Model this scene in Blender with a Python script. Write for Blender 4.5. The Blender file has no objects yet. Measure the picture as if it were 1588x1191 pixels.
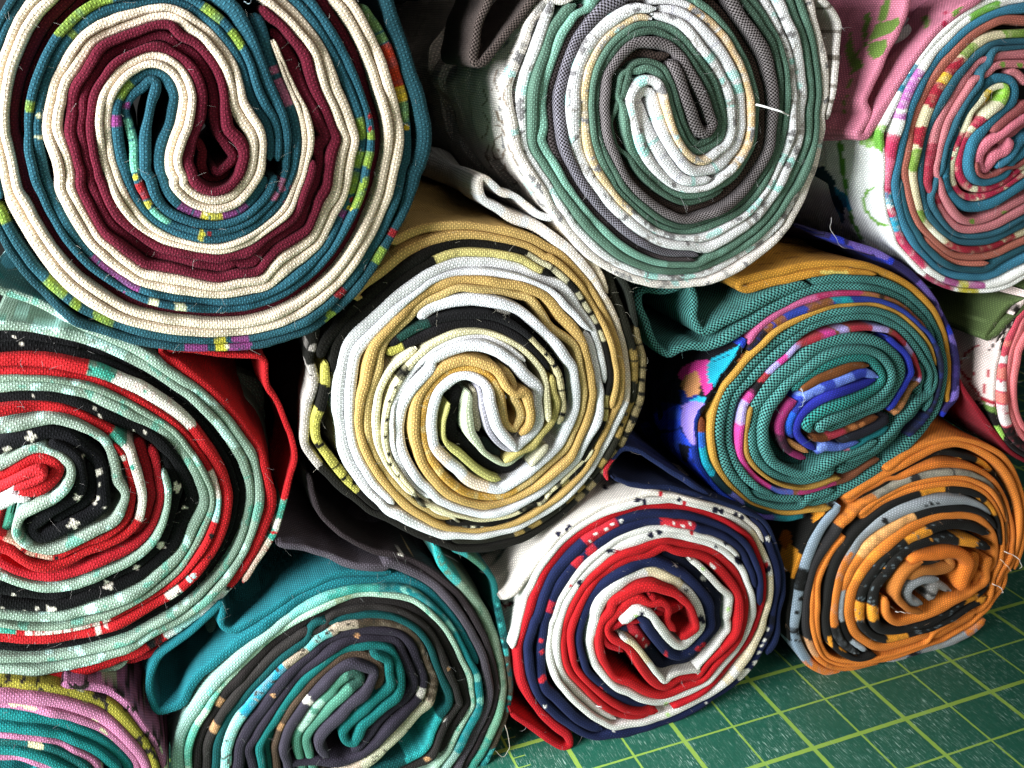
import bpy, math, random
import numpy as np
from mathutils import Matrix, Vector
random.seed(7); rng = np.random.default_rng(7)
U = 0.0127                                   # one grid unit of the mat: half an inch, in metres
sc = bpy.context.scene
col = sc.collection

# ---------------------------------------------------------------- camera
CAM = np.array([-7.37864403, -12.97810363, 12.22549446])
RC = np.array([[0.93727091, -0.34755789, -0.02695831],
               [-0.14852563, -0.32817623, -0.93286682],
               [0.31537815, 0.87835293, -0.35921129]])     # rows: right, down, forward
FPX, CX, CY = 1497.36, 794.0, 595.5
cam = bpy.data.cameras.new('camera'); camo = bpy.data.objects.new('camera', cam); col.objects.link(camo)
cam.sensor_width = 36.0; cam.lens = 36.0*FPX/1588.0
cam.clip_start = 0.005; cam.clip_end = 20.0
M = Matrix.Identity(4)
for i in range(3):
    M[i][0] = RC[0][i]; M[i][1] = -RC[1][i]; M[i][2] = -RC[2][i]; M[i][3] = CAM[i]*U
camo.matrix_world = M
sc.camera = camo
cam.dof.use_dof = True; cam.dof.focus_distance = 16.0*U; cam.dof.aperture_fstop = 110.0

# ---------------------------------------------------------------- world, lamps, exposure
w = bpy.data.worlds.new('World'); sc.world = w; w.use_nodes = True
bg = w.node_tree.nodes['Background']; bg.inputs[0].default_value = (0.80, 0.88, 1.0, 1); bg.inputs[1].default_value = 0.10
def area(name, loc, target, sx, sy, power, colr):
    l = bpy.data.lights.new(name, 'AREA'); l.shape = 'RECTANGLE'; l.size = sx*U; l.size_y = sy*U
    l.energy = power; l.color = colr
    o = bpy.data.objects.new(name, l); col.objects.link(o)
    o.location = Vector(loc)*U
    d = (Vector(target)-Vector(loc)).normalized()
    o.rotation_euler = d.to_track_quat('-Z', 'Y').to_euler()
    return o
area('window_light', (-37, -11, 14.5), (0, 0, 5.5), 20, 19, 11.0, (0.90, 0.955, 1.0))
area('room_light', (12, -44, 28), (0, 0, 5), 44, 34, 1.5, (1.0, 0.90, 0.78))  # unseen soft fill lamp, lights the roll faces warmly from the front
sc.view_settings.view_transform = 'Standard'; sc.view_settings.look = 'None'
sc.view_settings.exposure = -0.1; sc.view_settings.gamma = 1.0
sc.render.engine = 'CYCLES'

# ---------------------------------------------------------------- small helpers
def unproj(px, Y):
    """pixel positions (n,2) -> points on the vertical plane y = Y (grid units)"""
    px = np.asarray(px, float)
    Y = np.asarray(Y, float)
    d = np.c_[(px[:, 0]-CX)/FPX, (px[:, 1]-CY)/FPX, np.ones(len(px))] @ RC
    t = (Y-CAM[1])/d[:, 1]
    return CAM+d*t[:, None]
def floor_pt(px, py, Z=0.0):
    d = np.array([(px-CX)/FPX, (py-CY)/FPX, 1.0]) @ RC
    return CAM+d*((Z-CAM[2])/d[2])
def srgb(h):
    if isinstance(h, str):
        c = [int(h[i:i+2], 16)/255 for i in (0, 2, 4)]
        return np.array([x/12.92 if x <= 0.04045 else ((x+0.055)/1.055)**2.4 for x in c])
    return np.array(h, float)
def smooth1(a, k):
    if k < 2 or len(a) < 3: return a
    k = min(k, len(a)//2*2-1)
    ker = np.hanning(k+2)[1:-1]; ker /= ker.sum()
    p = np.pad(a, (k//2, k-1-k//2), mode='edge')
    return np.convolve(p, ker, mode='valid')
def noise1(n, step, wl, seed):
    """smooth noise of unit size, wavelength wl pixels"""
    r = np.random.default_rng(seed); m = int(n*step/wl)+4
    return np.interp(np.arange(n)*step/wl, np.arange(m), r.normal(0, 1, m))
def catmull(P, step):
    P = np.asarray(P, float); W = P[:, 2:]; P = P[:, :2]
    keep = np.r_[True, np.hypot(*np.diff(P, axis=0).T) > 1.0]; P = P[keep]; W = W[keep]
    if len(P) == 2: P = np.array([P[0], P.mean(0), P[1]]); W = np.array([W[0], W.mean(0), W[1]])
    Q = np.vstack([2*P[0]-P[1], P, 2*P[-1]-P[-2]]); out = []; ow = []
    for i in range(1, len(Q)-2):
        p0, p1, p2, p3 = Q[i-1:i+3]
        t1 = np.linalg.norm(p1-p0)**.5; t2 = t1+np.linalg.norm(p2-p1)**.5; t3 = t2+np.linalg.norm(p3-p2)**.5
        n = max(4, int(np.linalg.norm(p2-p1)/1.5)); t = np.linspace(t1, t2, n, endpoint=False)[:, None]
        A1 = (t1-t)/t1*p0+t/t1*p1; A2 = (t2-t)/(t2-t1)*p1+(t-t1)/(t2-t1)*p2; A3 = (t3-t)/(t3-t2)*p2+(t-t2)/(t3-t2)*p3
        B1 = (t2-t)/t2*A1+t/t2*A2; B2 = (t3-t)/(t3-t1)*A2+(t-t1)/(t3-t1)*A3
        out.append((t2-t)/(t2-t1)*B1+(t-t1)/(t2-t1)*B2)
        f = (t-t1)/(t2-t1); ow.append(W[i-1]*(1-f)+W[i]*f)
    out = np.vstack(out+[P[-1:]]); ow = np.vstack(ow+[W[-1:]])
    s = np.r_[0, np.cumsum(np.hypot(*np.diff(out, axis=0).T))]
    n = max(4, int(s[-1]/step)+1); q = np.linspace(0, s[-1], n)
    return np.c_[np.interp(q, s, out[:, 0]), np.interp(q, s, out[:, 1])], np.array([np.interp(q, s, ow[:, k]) for k in range(ow.shape[1])]).T
def tang(P):
    T = np.gradient(P, axis=0); return T/np.maximum(np.linalg.norm(T, axis=1), 1e-9)[:, None]

CROPS = {}
def crop(name, x0, y0, x1, y1, W=None):
    k = min(1588/(x1-x0), 1191/(y1-y0)) if W is None else W/(x1-x0)
    CROPS[name] = (x0, y0, k)
def pts(s, w, join=True):
    """'crop:x,y[,w] x,y ...;crop:...' -> pixel positions and widths"""
    out = []
    for seg in s.replace('\n', ' ').split(';'):
        seg = seg.strip()
        if not seg: continue
        c, r = seg.split(':')
        ox, oy, k = CROPS[c.strip()] if c.strip() != 'p' else (0, 0, 1.0)
        fresh = join and len(out) > 1
        for t in r.split():
            v = [float(a) for a in t.split(',')]
            if len(v) > 2: w = v[2]
            q = (v[0]/k+ox, v[1]/k+oy, w)
            if fresh:                            # two crops overlap: leave out points that step back
                a, b = out[-2], out[-1]; d = (q[0]-b[0], q[1]-b[1]); e = (b[0]-a[0], b[1]-a[1]); m = math.hypot(*d)
                if m < 110 and d[0]*e[0]+d[1]*e[1] < 0.35*m*math.hypot(*e) or m < 6: continue
                fresh = False
            out.append(q)
    return np.array(out)
CROPS['p'] = (0, 0, 1.0)

# ---------------------------------------------------------------- objects
def tag(o, **kw):
    for k, v in kw.items(): o[k] = v
    return o
def link_mesh(name, V, F, mat, parent=None, origin=(0, 0, 0), cols=None, uv=None, smooth=True):
    V = (np.asarray(V, float)-np.asarray(origin, float))*U
    me = bpy.data.meshes.new(name)
    F = np.asarray(F, np.int32); nf, k = F.shape
    me.vertices.add(len(V)); me.vertices.foreach_set('co', V.astype(np.float32).ravel())
    me.loops.add(nf*k); me.loops.foreach_set('vertex_index', F.ravel())
    me.polygons.add(nf); me.polygons.foreach_set('loop_start', np.arange(0, nf*k, k, dtype=np.int32))
    me.polygons.foreach_set('loop_total', np.full(nf, k, np.int32))
    me.update(calc_edges=True)
    if smooth: me.polygons.foreach_set('use_smooth', np.ones(nf, bool))
    if cols is not None:
        a = me.color_attributes.new('print', 'FLOAT_COLOR', 'POINT')
        a.data.foreach_set('color', np.c_[cols, np.ones(len(cols))].astype(np.float32).ravel())
    if uv is not None:
        l = me.uv_layers.new(name='UVMap'); l.data.foreach_set('uv', uv[F.ravel()].astype(np.float32).ravel())
    if mat: me.materials.append(mat)
    o = bpy.data.objects.new(name, me); col.objects.link(o)
    if parent is not None: o.parent = parent
    else: o.location = Vector(origin)*U
    return o

# ---------------------------------------------------------------- fabric materials
def N(nt, t, **kw):
    n = nt.nodes.new(t)
    for k, v in kw.items():
        if k.startswith('i_'):
            n.inputs[int(k[2:])].default_value = v
        else: setattr(n, k, v)
    return n
def mth(nt, op, a, b=None, clamp=False):
    n = nt.nodes.new('ShaderNodeMath'); n.operation = op; n.use_clamp = clamp
    for i, x in enumerate((a, b)):
        if x is None: continue
        if isinstance(x, (int, float)): n.inputs[i].default_value = x
        else: nt.links.new(x, n.inputs[i])
    return n.outputs[0]
def mixc(nt, fac, a, b, blend='MIX'):
    n = nt.nodes.new('ShaderNodeMix'); n.data_type = 'RGBA'; n.blend_type = blend
    for i, x in ((0, fac), (6, a), (7, b)):
        if isinstance(x, (int, float)): n.inputs[i].default_value = x
        elif isinstance(x, (tuple, list, np.ndarray)): n.inputs[i].default_value = (*[float(q) for q in x[:3]], 1)
        else: nt.links.new(x, n.inputs[i])
    return n.outputs[2]
_m = {}
def fabric(name='plain', pitch=0.42, contrast=0.5, bump=0.5, cross=None, design=None, dcol=None, rough=0.9):
    """woven cotton: UV in metres, colour of the cloth in the attribute 'print'"""
    if name in _m: return _m[name]
    m = bpy.data.materials.new('fabric_'+name); m.use_nodes = True; nt = m.node_tree; _m[name] = m
    bs = nt.nodes['Principled BSDF']
    uv = N(nt, 'ShaderNodeUVMap', uv_map='UVMap').outputs[0]
    nz = N(nt, 'ShaderNodeTexNoise', i_2=900.0, i_3=2.0); nt.links.new(uv, nz.inputs[0])
    wob = mixc(nt, 0.00022, uv, nz.outputs['Color'], 'ADD')
    wob = nt.nodes.new('ShaderNodeVectorMath'); wob.operation = 'MULTIPLY_ADD'
    nt.links.new(nz.outputs['Color'], wob.inputs[0]); wob.inputs[1].default_value = (0.00022,)*3; nt.links.new(uv, wob.inputs[2])
    sp = N(nt, 'ShaderNodeSeparateXYZ'); nt.links.new(wob.outputs[0], sp.inputs[0])
    k = math.pi/(pitch*0.001)
    su = mth(nt, 'SINE', mth(nt, 'MULTIPLY', sp.outputs[0], k)); sv = mth(nt, 'SINE', mth(nt, 'MULTIPLY', sp.outputs[1], k))
    chk = mth(nt, 'MULTIPLY', su, sv)                       # +: warp on top, -: weft on top
    # height: warp floats stand up, weft floats lie a little lower, so the threads read as a diagonal of small dots
    a = mth(nt, 'ABSOLUTE', su); b = mth(nt, 'ABSOLUTE', sv)
    ab = mth(nt, 'POWER', mth(nt, 'MULTIPLY', a, b), 0.6)
    dot = mth(nt, 'MULTIPLY', ab, mth(nt, 'ADD', mth(nt, 'MULTIPLY', chk, 0.38), 0.62))
    fib = N(nt, 'ShaderNodeTexNoise', i_2=5200.0, i_3=3.0); nt.links.new(uv, fib.inputs[0])
    h2 = mth(nt, 'ADD', dot, mth(nt, 'MULTIPLY', fib.outputs[0], 0.7))
    at = N(nt, 'ShaderNodeAttribute', attribute_name='print').outputs['Color']
    # slub: threads differ a little in tone
    sl = N(nt, 'ShaderNodeTexNoise', i_2=260.0, i_3=4.0); nt.links.new(uv, sl.inputs[0])
    tone = mth(nt, 'ADD', mth(nt, 'MULTIPLY', sl.outputs[0], 0.5), 0.72)
    if design:
        at = design(nt, uv, at)
    base = at
    if cross is not None:
        f = mth(nt, 'ADD', mth(nt, 'MULTIPLY', chk, 1.6), 0.5, True)
        base = mixc(nt, f, at, cross, 'MIX')
    wear = N(nt, 'ShaderNodeTexNoise', i_2=140.0, i_3=3.0); nt.links.new(uv, wear.inputs[0])
    vis = mth(nt, 'MULTIPLY', mth(nt, 'ADD', wear.outputs[0], 0.35), contrast*1.9)
    shade = mth(nt, 'ADD', mth(nt, 'MULTIPLY', dot, vis), mth(nt, 'SUBTRACT', 1.0, mth(nt, 'MULTIPLY', vis, 0.38)))
    shade = mth(nt, 'MULTIPLY', shade, tone)
    cb = nt.nodes.new('ShaderNodeCombineXYZ')
    for i in range(3): nt.links.new(shade, cb.inputs[i])
    colr = mixc(nt, 1.0, base, cb.outputs[0], 'MULTIPLY')
    nt.links.new(colr, bs.inputs['Base Color'])
    bs.inputs['Roughness'].default_value = rough
    bs.inputs['Specular IOR Level'].default_value = 0.12
    bs.inputs['Sheen Weight'].default_value = 0.02; bs.inputs['Sheen Roughness'].default_value = 0.4
    bp = nt.nodes.new('ShaderNodeBump'); bp.inputs['Strength'].default_value = bump; bp.inputs['Distance'].default_value = 0.00016
    nt.links.new(h2, bp.inputs['Height']); nt.links.new(bp.outputs[0], bs.inputs['Normal'])
    return m

# ---------------------------------------------------------------- strips: folded cloth edges swept back along the roll
STEP = 3.0
class Strip: pass
def project(V):
    q = (V-CAM) @ RC.T
    return np.c_[q[:, 0]/q[:, 2]*FPX+CX, q[:, 1]/q[:, 2]*FPX+CY]
def flank_print(V, C, items):
    """flat print on the side of a roll, traced from the photograph: filled shapes, or lines with a width"""
    P = project(V); C = C.copy()
    for colour, kind, s in items:
        cc = srgb(colour); q = pts(s, 3.0, False)
        if kind == 'fill':
            x, y = P[:, 0], P[:, 1]; ins = np.zeros(len(P), bool); m = len(q)
            for i in range(m):
                x0, y0 = q[i, :2]; x1, y1 = q[(i+1) % m, :2]
                if y0 == y1: continue
                c = ((y0 > y) != (y1 > y)) & (x < (x1-x0)*(y-y0)/(y1-y0)+x0); ins ^= c
            C[ins] = cc
        elif kind == 'line':
            for i in range(len(q)-1):
                a, b = q[i, :2], q[i+1, :2]; d = b-a; L = max(d@d, 1e-6)
                t = np.clip(((P-a)@d)/L, 0, 1); e = np.linalg.norm(P-a-t[:, None]*d, axis=1)
                C[e < q[i, 2]] = cc
        else:
            for x, y, r in q: C[np.hypot(P[:, 0]-x, P[:, 1]-y) < r] = cc
    return C
def paint(P, base, marks, alt=None, seed=0):
    C = np.tile(base, (len(P), 1))
    for c, s in (marks or []):
        cc = srgb(c); q = pts(s, 8.0, False)
        if len(q) == 0: continue
        # capsules between pairs only when joined with '|' are not needed: each point is a disc of its own radius (third value, px)
        for x, y, r in q:
            if r <= 5.5: continue                # small motifs are printed point by point further down
            r += 0.8
            d = np.hypot(P[:, 0]-x, P[:, 1]-y)
            C[d < r] = cc
    return C
ALL = []
# centre of each roll's end in the photograph; the ends are slightly domed, the core standing out
CENTRES = {0: (300, 270), 1: (1045, 180), 2: (770, 640), 3: (1300, 620), 4: (1560, 200), 5: (50, 760), 6: (40, 1230), 7: (560, 1080), 8: (1010, 960), 9: (1430, 900), 10: (1640, 590), 11: (800, -140)}
class Roll:
    def __init__(s, name, label, Y, mat, base=None):
        s.name, s.label, s.Y, s.mat, s.strips, s.base = name, label, Y, mat, [], base
        s.extra = []; s.dome = 0.20; s.cen = CENTRES.get(len(ALL)); ALL.append(s)
    def band(s, path, w, colour, n=1, label=None, deep=4.0, marks=None, mat=None, rec=0.0, auto=None, wob=1.0, thin=False, name='fabric_layer', fix=False, crease=1.0, bulge=1.0, fine=None, blot=None, carry=None):
        q = pts(path, w)
        for e, a in ((0, 1), (-1, -2)):          # a strand cut by the frame goes on beyond it
            x, y = q[e, :2]
            if min(x, y) < 3 and min(x, y) > -3 or abs(x-1588) < 5 or abs(y-1191) < 6 or (y > 1180 and y < 1192):
                d = q[e, :2]-q[a, :2]; d = d/max(np.hypot(*d), 1e-6); n_ = q[e].copy(); n_[:2] += d*70
                q = np.vstack([n_, q]) if e == 0 else np.vstack([q, n_])
        P, W = catmull(q, STEP); W = W[:, 0]
        T = tang(P); Nn = np.c_[-T[:, 1], T[:, 0]]
        for i in range(n):
            t = Strip(); off = ((i+0.5)/n-0.5)
            t.P = P+Nn*(off*W)[:, None]; t.w = W/n
            # resample to even steps (offset curves bunch up on the inside)
            L = np.r_[0, np.cumsum(np.hypot(*np.diff(t.P, axis=0).T))]; m = max(4, int(L[-1]/STEP)+1); g = np.linspace(0, L[-1], m)
            t.P = np.c_[np.interp(g, L, t.P[:, 0]), np.interp(g, L, t.P[:, 1])]; t.w = np.interp(g, L, t.w)
            t.colour = colour[i % len(colour)] if isinstance(colour, (list, tuple)) else colour
            t.label = label[i % len(label)] if isinstance(label, (list, tuple)) else label
            t.deep = deep[i % len(deep)] if isinstance(deep, (list, tuple)) else deep
            t.marks = marks; t.mat = (mat[i % len(mat)] if isinstance(mat, (list, tuple)) else mat) or s.mat
            t.rec = rec[i % len(rec)] if isinstance(rec, (list, tuple)) else rec
            t.auto = auto; t.wob = wob; t.thin = thin; t.name = name; t.fix = fix; t.crease = crease; t.bulge = bulge; t.fine = fine; t.blot = blot; t.carry = carry
            s.strips.append(t)
        return s
    def pack(s):
        S = s.strips
        sid = np.concatenate([np.full(len(t.P), i) for i, t in enumerate(S)])
        fixs = np.array([t.fix for t in S])
        seed0 = len(s.name)*31+len(S)
        for i, t in enumerate(S):
            n = len(t.P); T = tang(t.P); Nn = np.c_[-T[:, 1], T[:, 0]]
            r = t.wob*(0.55*noise1(n, STEP, 30, seed0+i)+0.35*noise1(n, STEP, 14, seed0+i+999))
            t.P = t.P+Nn*smooth1(r, 3)[:, None]
        for it in range(5):
            A = np.vstack([t.P for t in S]); W = np.concatenate([t.w for t in S])
            T = np.vstack([tang(t.P) for t in S]); Nn = np.c_[-T[:, 1], T[:, 0]]
            arc = np.concatenate([np.arange(len(t.P))*STEP for t in S])
            n = len(A); dp = np.full(n, 1e3); dm = np.full(n, 1e3); wp = W.copy(); wm = W.copy()
            order = np.argsort(A[:, 0]); As = A[order]
            for c0 in range(0, n, 400):
                idx = order[c0:c0+400]
                x0, x1 = A[idx, 0].min()-34, A[idx, 0].max()+34
                a, b = np.searchsorted(As[:, 0], (x0, x1)); J = order[a:b]
                D = A[J][None]-A[idx][:, None]
                along = np.abs((D*T[idx][:, None]).sum(2)); across = (D*Nn[idx][:, None]).sum(2)
                ok = (along < 2.6) & (np.abs(across) < 30) & ((sid[J][None] != sid[idx][:, None]) | (np.abs(arc[J][None]-arc[idx][:, None]) > 34))
                pos = np.where(ok & (across > 0), across, 1e3); neg = np.where(ok & (across <= 0), -across, 1e3)
                jp = pos.argmin(1); jm = neg.argmin(1); r = np.arange(len(idx))
                dp[idx] = pos[r, jp]; dm[idx] = neg[r, jm]; wp[idx] = W[J[jp]]; wm[idx] = W[J[jm]]
            op = np.maximum(0, (W+wp)/2*0.92-dp); om = np.maximum(0, (W+wm)/2*0.92-dm)
            if it == 4: break
            sh = 0.5*(om-op); sh = np.clip(sh, -3, 3)*(~fixs[sid])
            k = 0
            for t in S:
                m = len(t.P); q = smooth1(sh[k:k+m], 15); t.P = t.P+Nn[k:k+m]*q[:, None]; k += m
        hp = np.where(dp < 900, np.minimum(dp*W/(W+wp), W*0.5*1.45), W*0.5)
        hm = np.where(dm < 900, np.minimum(dm*W/(W+wm), W*0.5*1.45), W*0.5)
        k = 0
        for t in S:
            m = len(t.P); lo = 0.28*t.w
            t.hp = smooth1(np.maximum(hp[k:k+m], lo), 13); t.hm = smooth1(np.maximum(hm[k:k+m], lo), 13)
            t.N = Nn[k:k+m]; k += m
            if t.thin: t.hp = t.w*0.5; t.hm = t.w*0.5
    def build(s):
        s.pack()
        allp = np.vstack([t.P for t in s.strips]); G = unproj(allp, s.Y)
        zlo = max(0.0, G[:, 2].min()); org = np.array([(G[:, 0].min()+G[:, 0].max())/2, s.Y, zlo])
        e = bpy.data.objects.new(s.name, None); col.objects.link(e); e.location = Vector(org)*U
        e.empty_display_size = 0.01
        tag(e, label=s.label, category='fabric roll', group='rolled bundles of fabric stacked on the mat')
        s.root = e; s.org = org
        cen = np.array([np.median(G[:, 0]), np.median(G[:, 2])]) if s.cen is None else unproj([s.cen], s.Y)[0][[0, 2]]
        rmid = 1.2
        ang = np.linspace(-math.pi/2, math.pi/2, 11)
        for si, t in enumerate(s.strips):
            n = len(t.P); fade = np.minimum(1, np.minimum(np.arange(n), np.arange(n)[::-1])*0.30+0.35)
            hp = t.hp*fade*0.97; hm = t.hm*fade*0.97
            b0 = unproj(t.P, s.Y); rd = np.hypot(b0[:, 0]-cen[0], b0[:, 2]-cen[1])
            dome = smooth1(s.dome*(rd-rmid), 25); t.dome = dome
            base = unproj(t.P, s.Y+dome); ep = unproj(t.P+t.N*hp[:, None], s.Y+dome); em = unproj(t.P-t.N*hm[:, None], s.Y+dome)
            vp = ep-base; vm = em-base
            r = np.minimum(np.linalg.norm(vp, axis=1), np.linalg.norm(vm, axis=1))
            sd = si*7+len(s.name)*13
            yo = t.rec+0.03*noise1(n, STEP, 75, sd)+0.008*noise1(n, STEP, 22, sd+5)+rng.normal(0, 0.02)
            yo = smooth1(yo, 9)+(1-fade)*r*1.0
            prof = []                                # list of (n,3) rings
            for a in ang:
                c = math.copysign(abs(math.sin(a))**0.72, math.sin(a)); side = vp if c > 0 else vm
                p = base+side*abs(c); p = p.copy(); p[:, 1] += yo+r*(1-abs(math.cos(a))**0.85)*0.9*t.bulge
                prof.append(p)
            ys = [0.35, 1.0] if t.deep < 5 else [0.3, 0.8, 1.5, 2.4, 3.5, 5, 7, 9.5, 12.5]
            ys = [y for y in ys if y < t.deep]+[t.deep]
            if t.fine: ys = [0.065*j for j in range(1, 55)]+[4.2, 5, 7, 9.5, 12.5, 16]
            def side(v, sg):
                out = []
                for y in ys:
                    p = base+v*(0.97 if t.deep < 5 else 1.0); p = p.copy(); p[:, 1] += yo+r*0.9*t.bulge+y
                    if t.deep > 5:
                        amp = 0.10*t.crease*min(1, y/2.0)
                        un = v/np.maximum(np.linalg.norm(v, axis=1), 1e-6)[:, None]
                        q = amp*(noise1(n, STEP, 55, sd+int(y*2.1))*0.7+noise1(n, STEP, 90, sd+3)*1.0)
                        q = smooth1(q, 9)
                        un2 = vp/np.maximum(np.linalg.norm(vp, axis=1), 1e-6)[:, None]
                        p += un2*q[:, None]
                    out.append(p)
                return out
            rings = side(vm, -1)[::-1]+prof+side(vp, 1)
            R = np.array(rings); k = len(R)          # (k,n,3)
            V = R.transpose(1, 0, 2).reshape(-1, 3)
            i = np.arange(n-1)[:, None]*k+np.arange(k-1)[None]
            F = np.stack([i, i+1, i+k+1, i+k], -1).reshape(-1, 4)
            caps = []
            for e0 in (0, (n-1)*k):
                idx = e0+np.arange(k)
                for a in range(k//2):
                    q = [idx[a], idx[a+1], idx[k-2-a], idx[k-1-a]]
                    if len(set(q)) == 4: caps.append(q)
            F = np.vstack([F, np.array(caps)])
            s3 = np.r_[0, np.cumsum(np.linalg.norm(np.diff(base, axis=0), axis=1))]
            dv = np.linalg.norm(np.diff(R, axis=0), axis=2).mean(1); vv = np.r_[0, np.cumsum(dv)]
            vv = vv-vv[k//2]
            uv = np.stack([np.repeat(s3+si*3.3, k), np.tile(vv+si*1.7, n)], 1)*U
            C = paint(t.P, srgb(t.colour), None)
            if t.auto: C = t.auto(C, n, sd)
            C0 = np.tile(srgb(t.colour), (n*k, 1)); C = np.repeat(C, k, axis=0)
            if t.deep > 5:                       # the edge print stops a little way back; the side shows the cloth itself
                back = (V[:, 1]-np.repeat(s.Y+dome, k)) > 0.30+0.25*vnoise(uv[:, 0]/U*3, uv[:, 1]/U*0+si, 5)
                if t.carry is None: C[back] = C0[back]
            if t.marks:
                PC = np.repeat(t.P, k, axis=0); PV = project(V); front = (V[:, 1]-np.repeat(s.Y+dome, k)) < 0.45
                jit = (vnoise(uv[:, 0]/U*9, uv[:, 1]/U*9, 41+si)-0.5)*5.0
                for mk in t.marks:
                    small = len(mk) > 2
                    for x, y, r in pts(mk[1], 8.0, False):
                        if small or r <= 5.5:
                            dx, dy = PV[:, 0]-x, PV[:, 1]-y; d = np.hypot(dx, dy); rr = r*0.78+0.6
                            if small and mk[2] == 'star': rr = r*(0.62+0.45*np.abs(np.cos(2*np.arctan2(dy, dx)+x))**3)+0.5
                            C[(d < rr) & front] = srgb(mk[0])
                        else:
                            d = np.hypot(PC[:, 0]-x, PC[:, 1]-y)+jit; q = (d < r+0.5) & front
                            f = (0.55+0.45*np.minimum(1, 1.6*vnoise(uv[q, 0]/U*14, uv[q, 1]/U*14, 51)))[:, None]; C[q] = C[q]*(1-f)+srgb(mk[0])*f
            if t.blot:
                for bc, sx, sy, th, sh in t.blot:
                    q = vnoise(uv[:, 0]/U*sx, uv[:, 1]/U*sy, 11+sh+si)*0.7+vnoise(uv[:, 0]/U*sx*2.3, uv[:, 1]/U*sy*2.3, 17+sh)*0.3
                    q = q > th
                    if t.deep > 5 and t.carry is None: q &= ~back
                    C[q] = srgb(bc)
            if t.fine: C = flank_print(V, C, t.fine)
            o = link_mesh(t.name, V, F, t.mat, e, org, C, uv)
            if t.label: o['label'] = t.label
        return s
def vnoise(x, y, seed):
    """value noise in two dimensions, 0..1"""
    x = x+seed*17.31; y = y+seed*9.17
    xi = np.floor(x).astype(np.int64); yi = np.floor(y).astype(np.int64); fx = x-xi; fy = y-yi
    fx = fx*fx*(3-2*fx); fy = fy*fy*(3-2*fy)
    def h(a, b):
        v = (a*374761393+b*668265263+seed*1274126177) & 0x7fffffff
        v = ((v ^ (v >> 13))*1274126177) & 0x7fffffff
        return ((v ^ (v >> 16)) & 0xffff)/65535.0
    return (h(xi, yi)*(1-fx)+h(xi+1, yi)*fx)*(1-fy)+(h(xi, yi+1)*(1-fx)+h(xi+1, yi+1)*fx)*fy
def speck(cols, gap, size, p0=0):
    """print met by the folded edge: stretches of other colours along it"""
    cols = [srgb(c) for c in cols]
    def f(C, n, sd):
        r = np.random.default_rng(sd+77+p0); i = int(r.uniform(0, gap/STEP))
        while i < n:
            L = int(max(2, r.uniform(*size)/STEP)); C[i:i+L] = cols[r.integers(len(cols))]
            i += L+int(max(1, r.uniform(0.3, 1.7)*gap/STEP))
        return C
    return f

def fibres(name, curves, radius, mat, parent, org, sides=3, **tags):
    """thin threads: curves is a list of (m,3) arrays in grid units, joined into one mesh"""
    Vs, Fs, n0 = [], [], 0
    for c in curves:
        m = len(c); T = np.gradient(c, axis=0); T /= np.maximum(np.linalg.norm(T, axis=1), 1e-9)[:, None]
        A = np.cross(T, [0.3, 0.2, 0.93]); A /= np.maximum(np.linalg.norm(A, axis=1), 1e-9)[:, None]; B = np.cross(T, A)
        tp = radius*np.linspace(1.0, 0.45, m)[:, None]
        ring = [c+(A*math.cos(g)+B*math.sin(g))*tp for g in np.arange(sides)*2*math.pi/sides]
        V = np.stack(ring, 1).reshape(-1, 3); i = np.arange(m-1)[:, None]*sides; j = np.arange(sides)[None]; jn = (j+1) % sides
        Fs.append(np.stack([i+j, i+jn, i+sides+jn, i+sides+j], -1).reshape(-1, 4)+n0); Vs.append(V); n0 += len(V)
    o = link_mesh(name, np.vstack(Vs), np.vstack(Fs), mat, parent, org)
    return tag(o, **tags)
_fm = {}
def thread_mat(c):
    if c in _fm: return _fm[c]
    m = bpy.data.materials.new('thread_cotton'); m.use_nodes = True; nt = m.node_tree; b = nt.nodes['Principled BSDF']
    t = N(nt, 'ShaderNodeTexNoise', i_2=3000.0, i_3=2.0); tc = N(nt, 'ShaderNodeTexCoord'); nt.links.new(tc.outputs['Object'], t.inputs[0])
    nt.links.new(mixc(nt, t.outputs[0], srgb(c)*0.7, srgb(c)), b.inputs['Base Color']); b.inputs['Roughness'].default_value = 0.7
    _fm[c] = m; return m
def fuzz(roll, count, colour='CFC9C2'):
    r = np.random.default_rng(len(roll.strips)+int(roll.strips[0].P[0, 0])); cs = []
    wts = np.array([len(t.P) for t in roll.strips], float); wts /= wts.sum()
    for _ in range(count):
        t = roll.strips[r.choice(len(roll.strips), p=wts)]; i = r.integers(2, len(t.P)-2)
        sgn = r.choice([-1, 1]); h = (t.hp if sgn > 0 else t.hm)[i]*r.uniform(0.2, 0.95)
        p = unproj([t.P[i]+t.N[i]*sgn*h], roll.Y+t.dome[i])[0]; p[1] += t.rec+0.03
        L = r.uniform(0.04, 0.16)*(2.0 if r.random() < 0.02 else 1)
        d = np.array([r.normal(0, 0.8), -abs(r.normal(0.35, 0.4)), r.normal(0, 0.8)]); d /= np.linalg.norm(d)
        b = r.normal(0, 0.55, 3); q = np.linspace(0, 1, 5)[:, None]
        cs.append(p+d*L*q+b*L*q*q*0.6)
    fibres('fabric_fuzz', cs, 0.0017, thread_mat(colour), roll.root, roll.org, kind='stuff')
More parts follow.
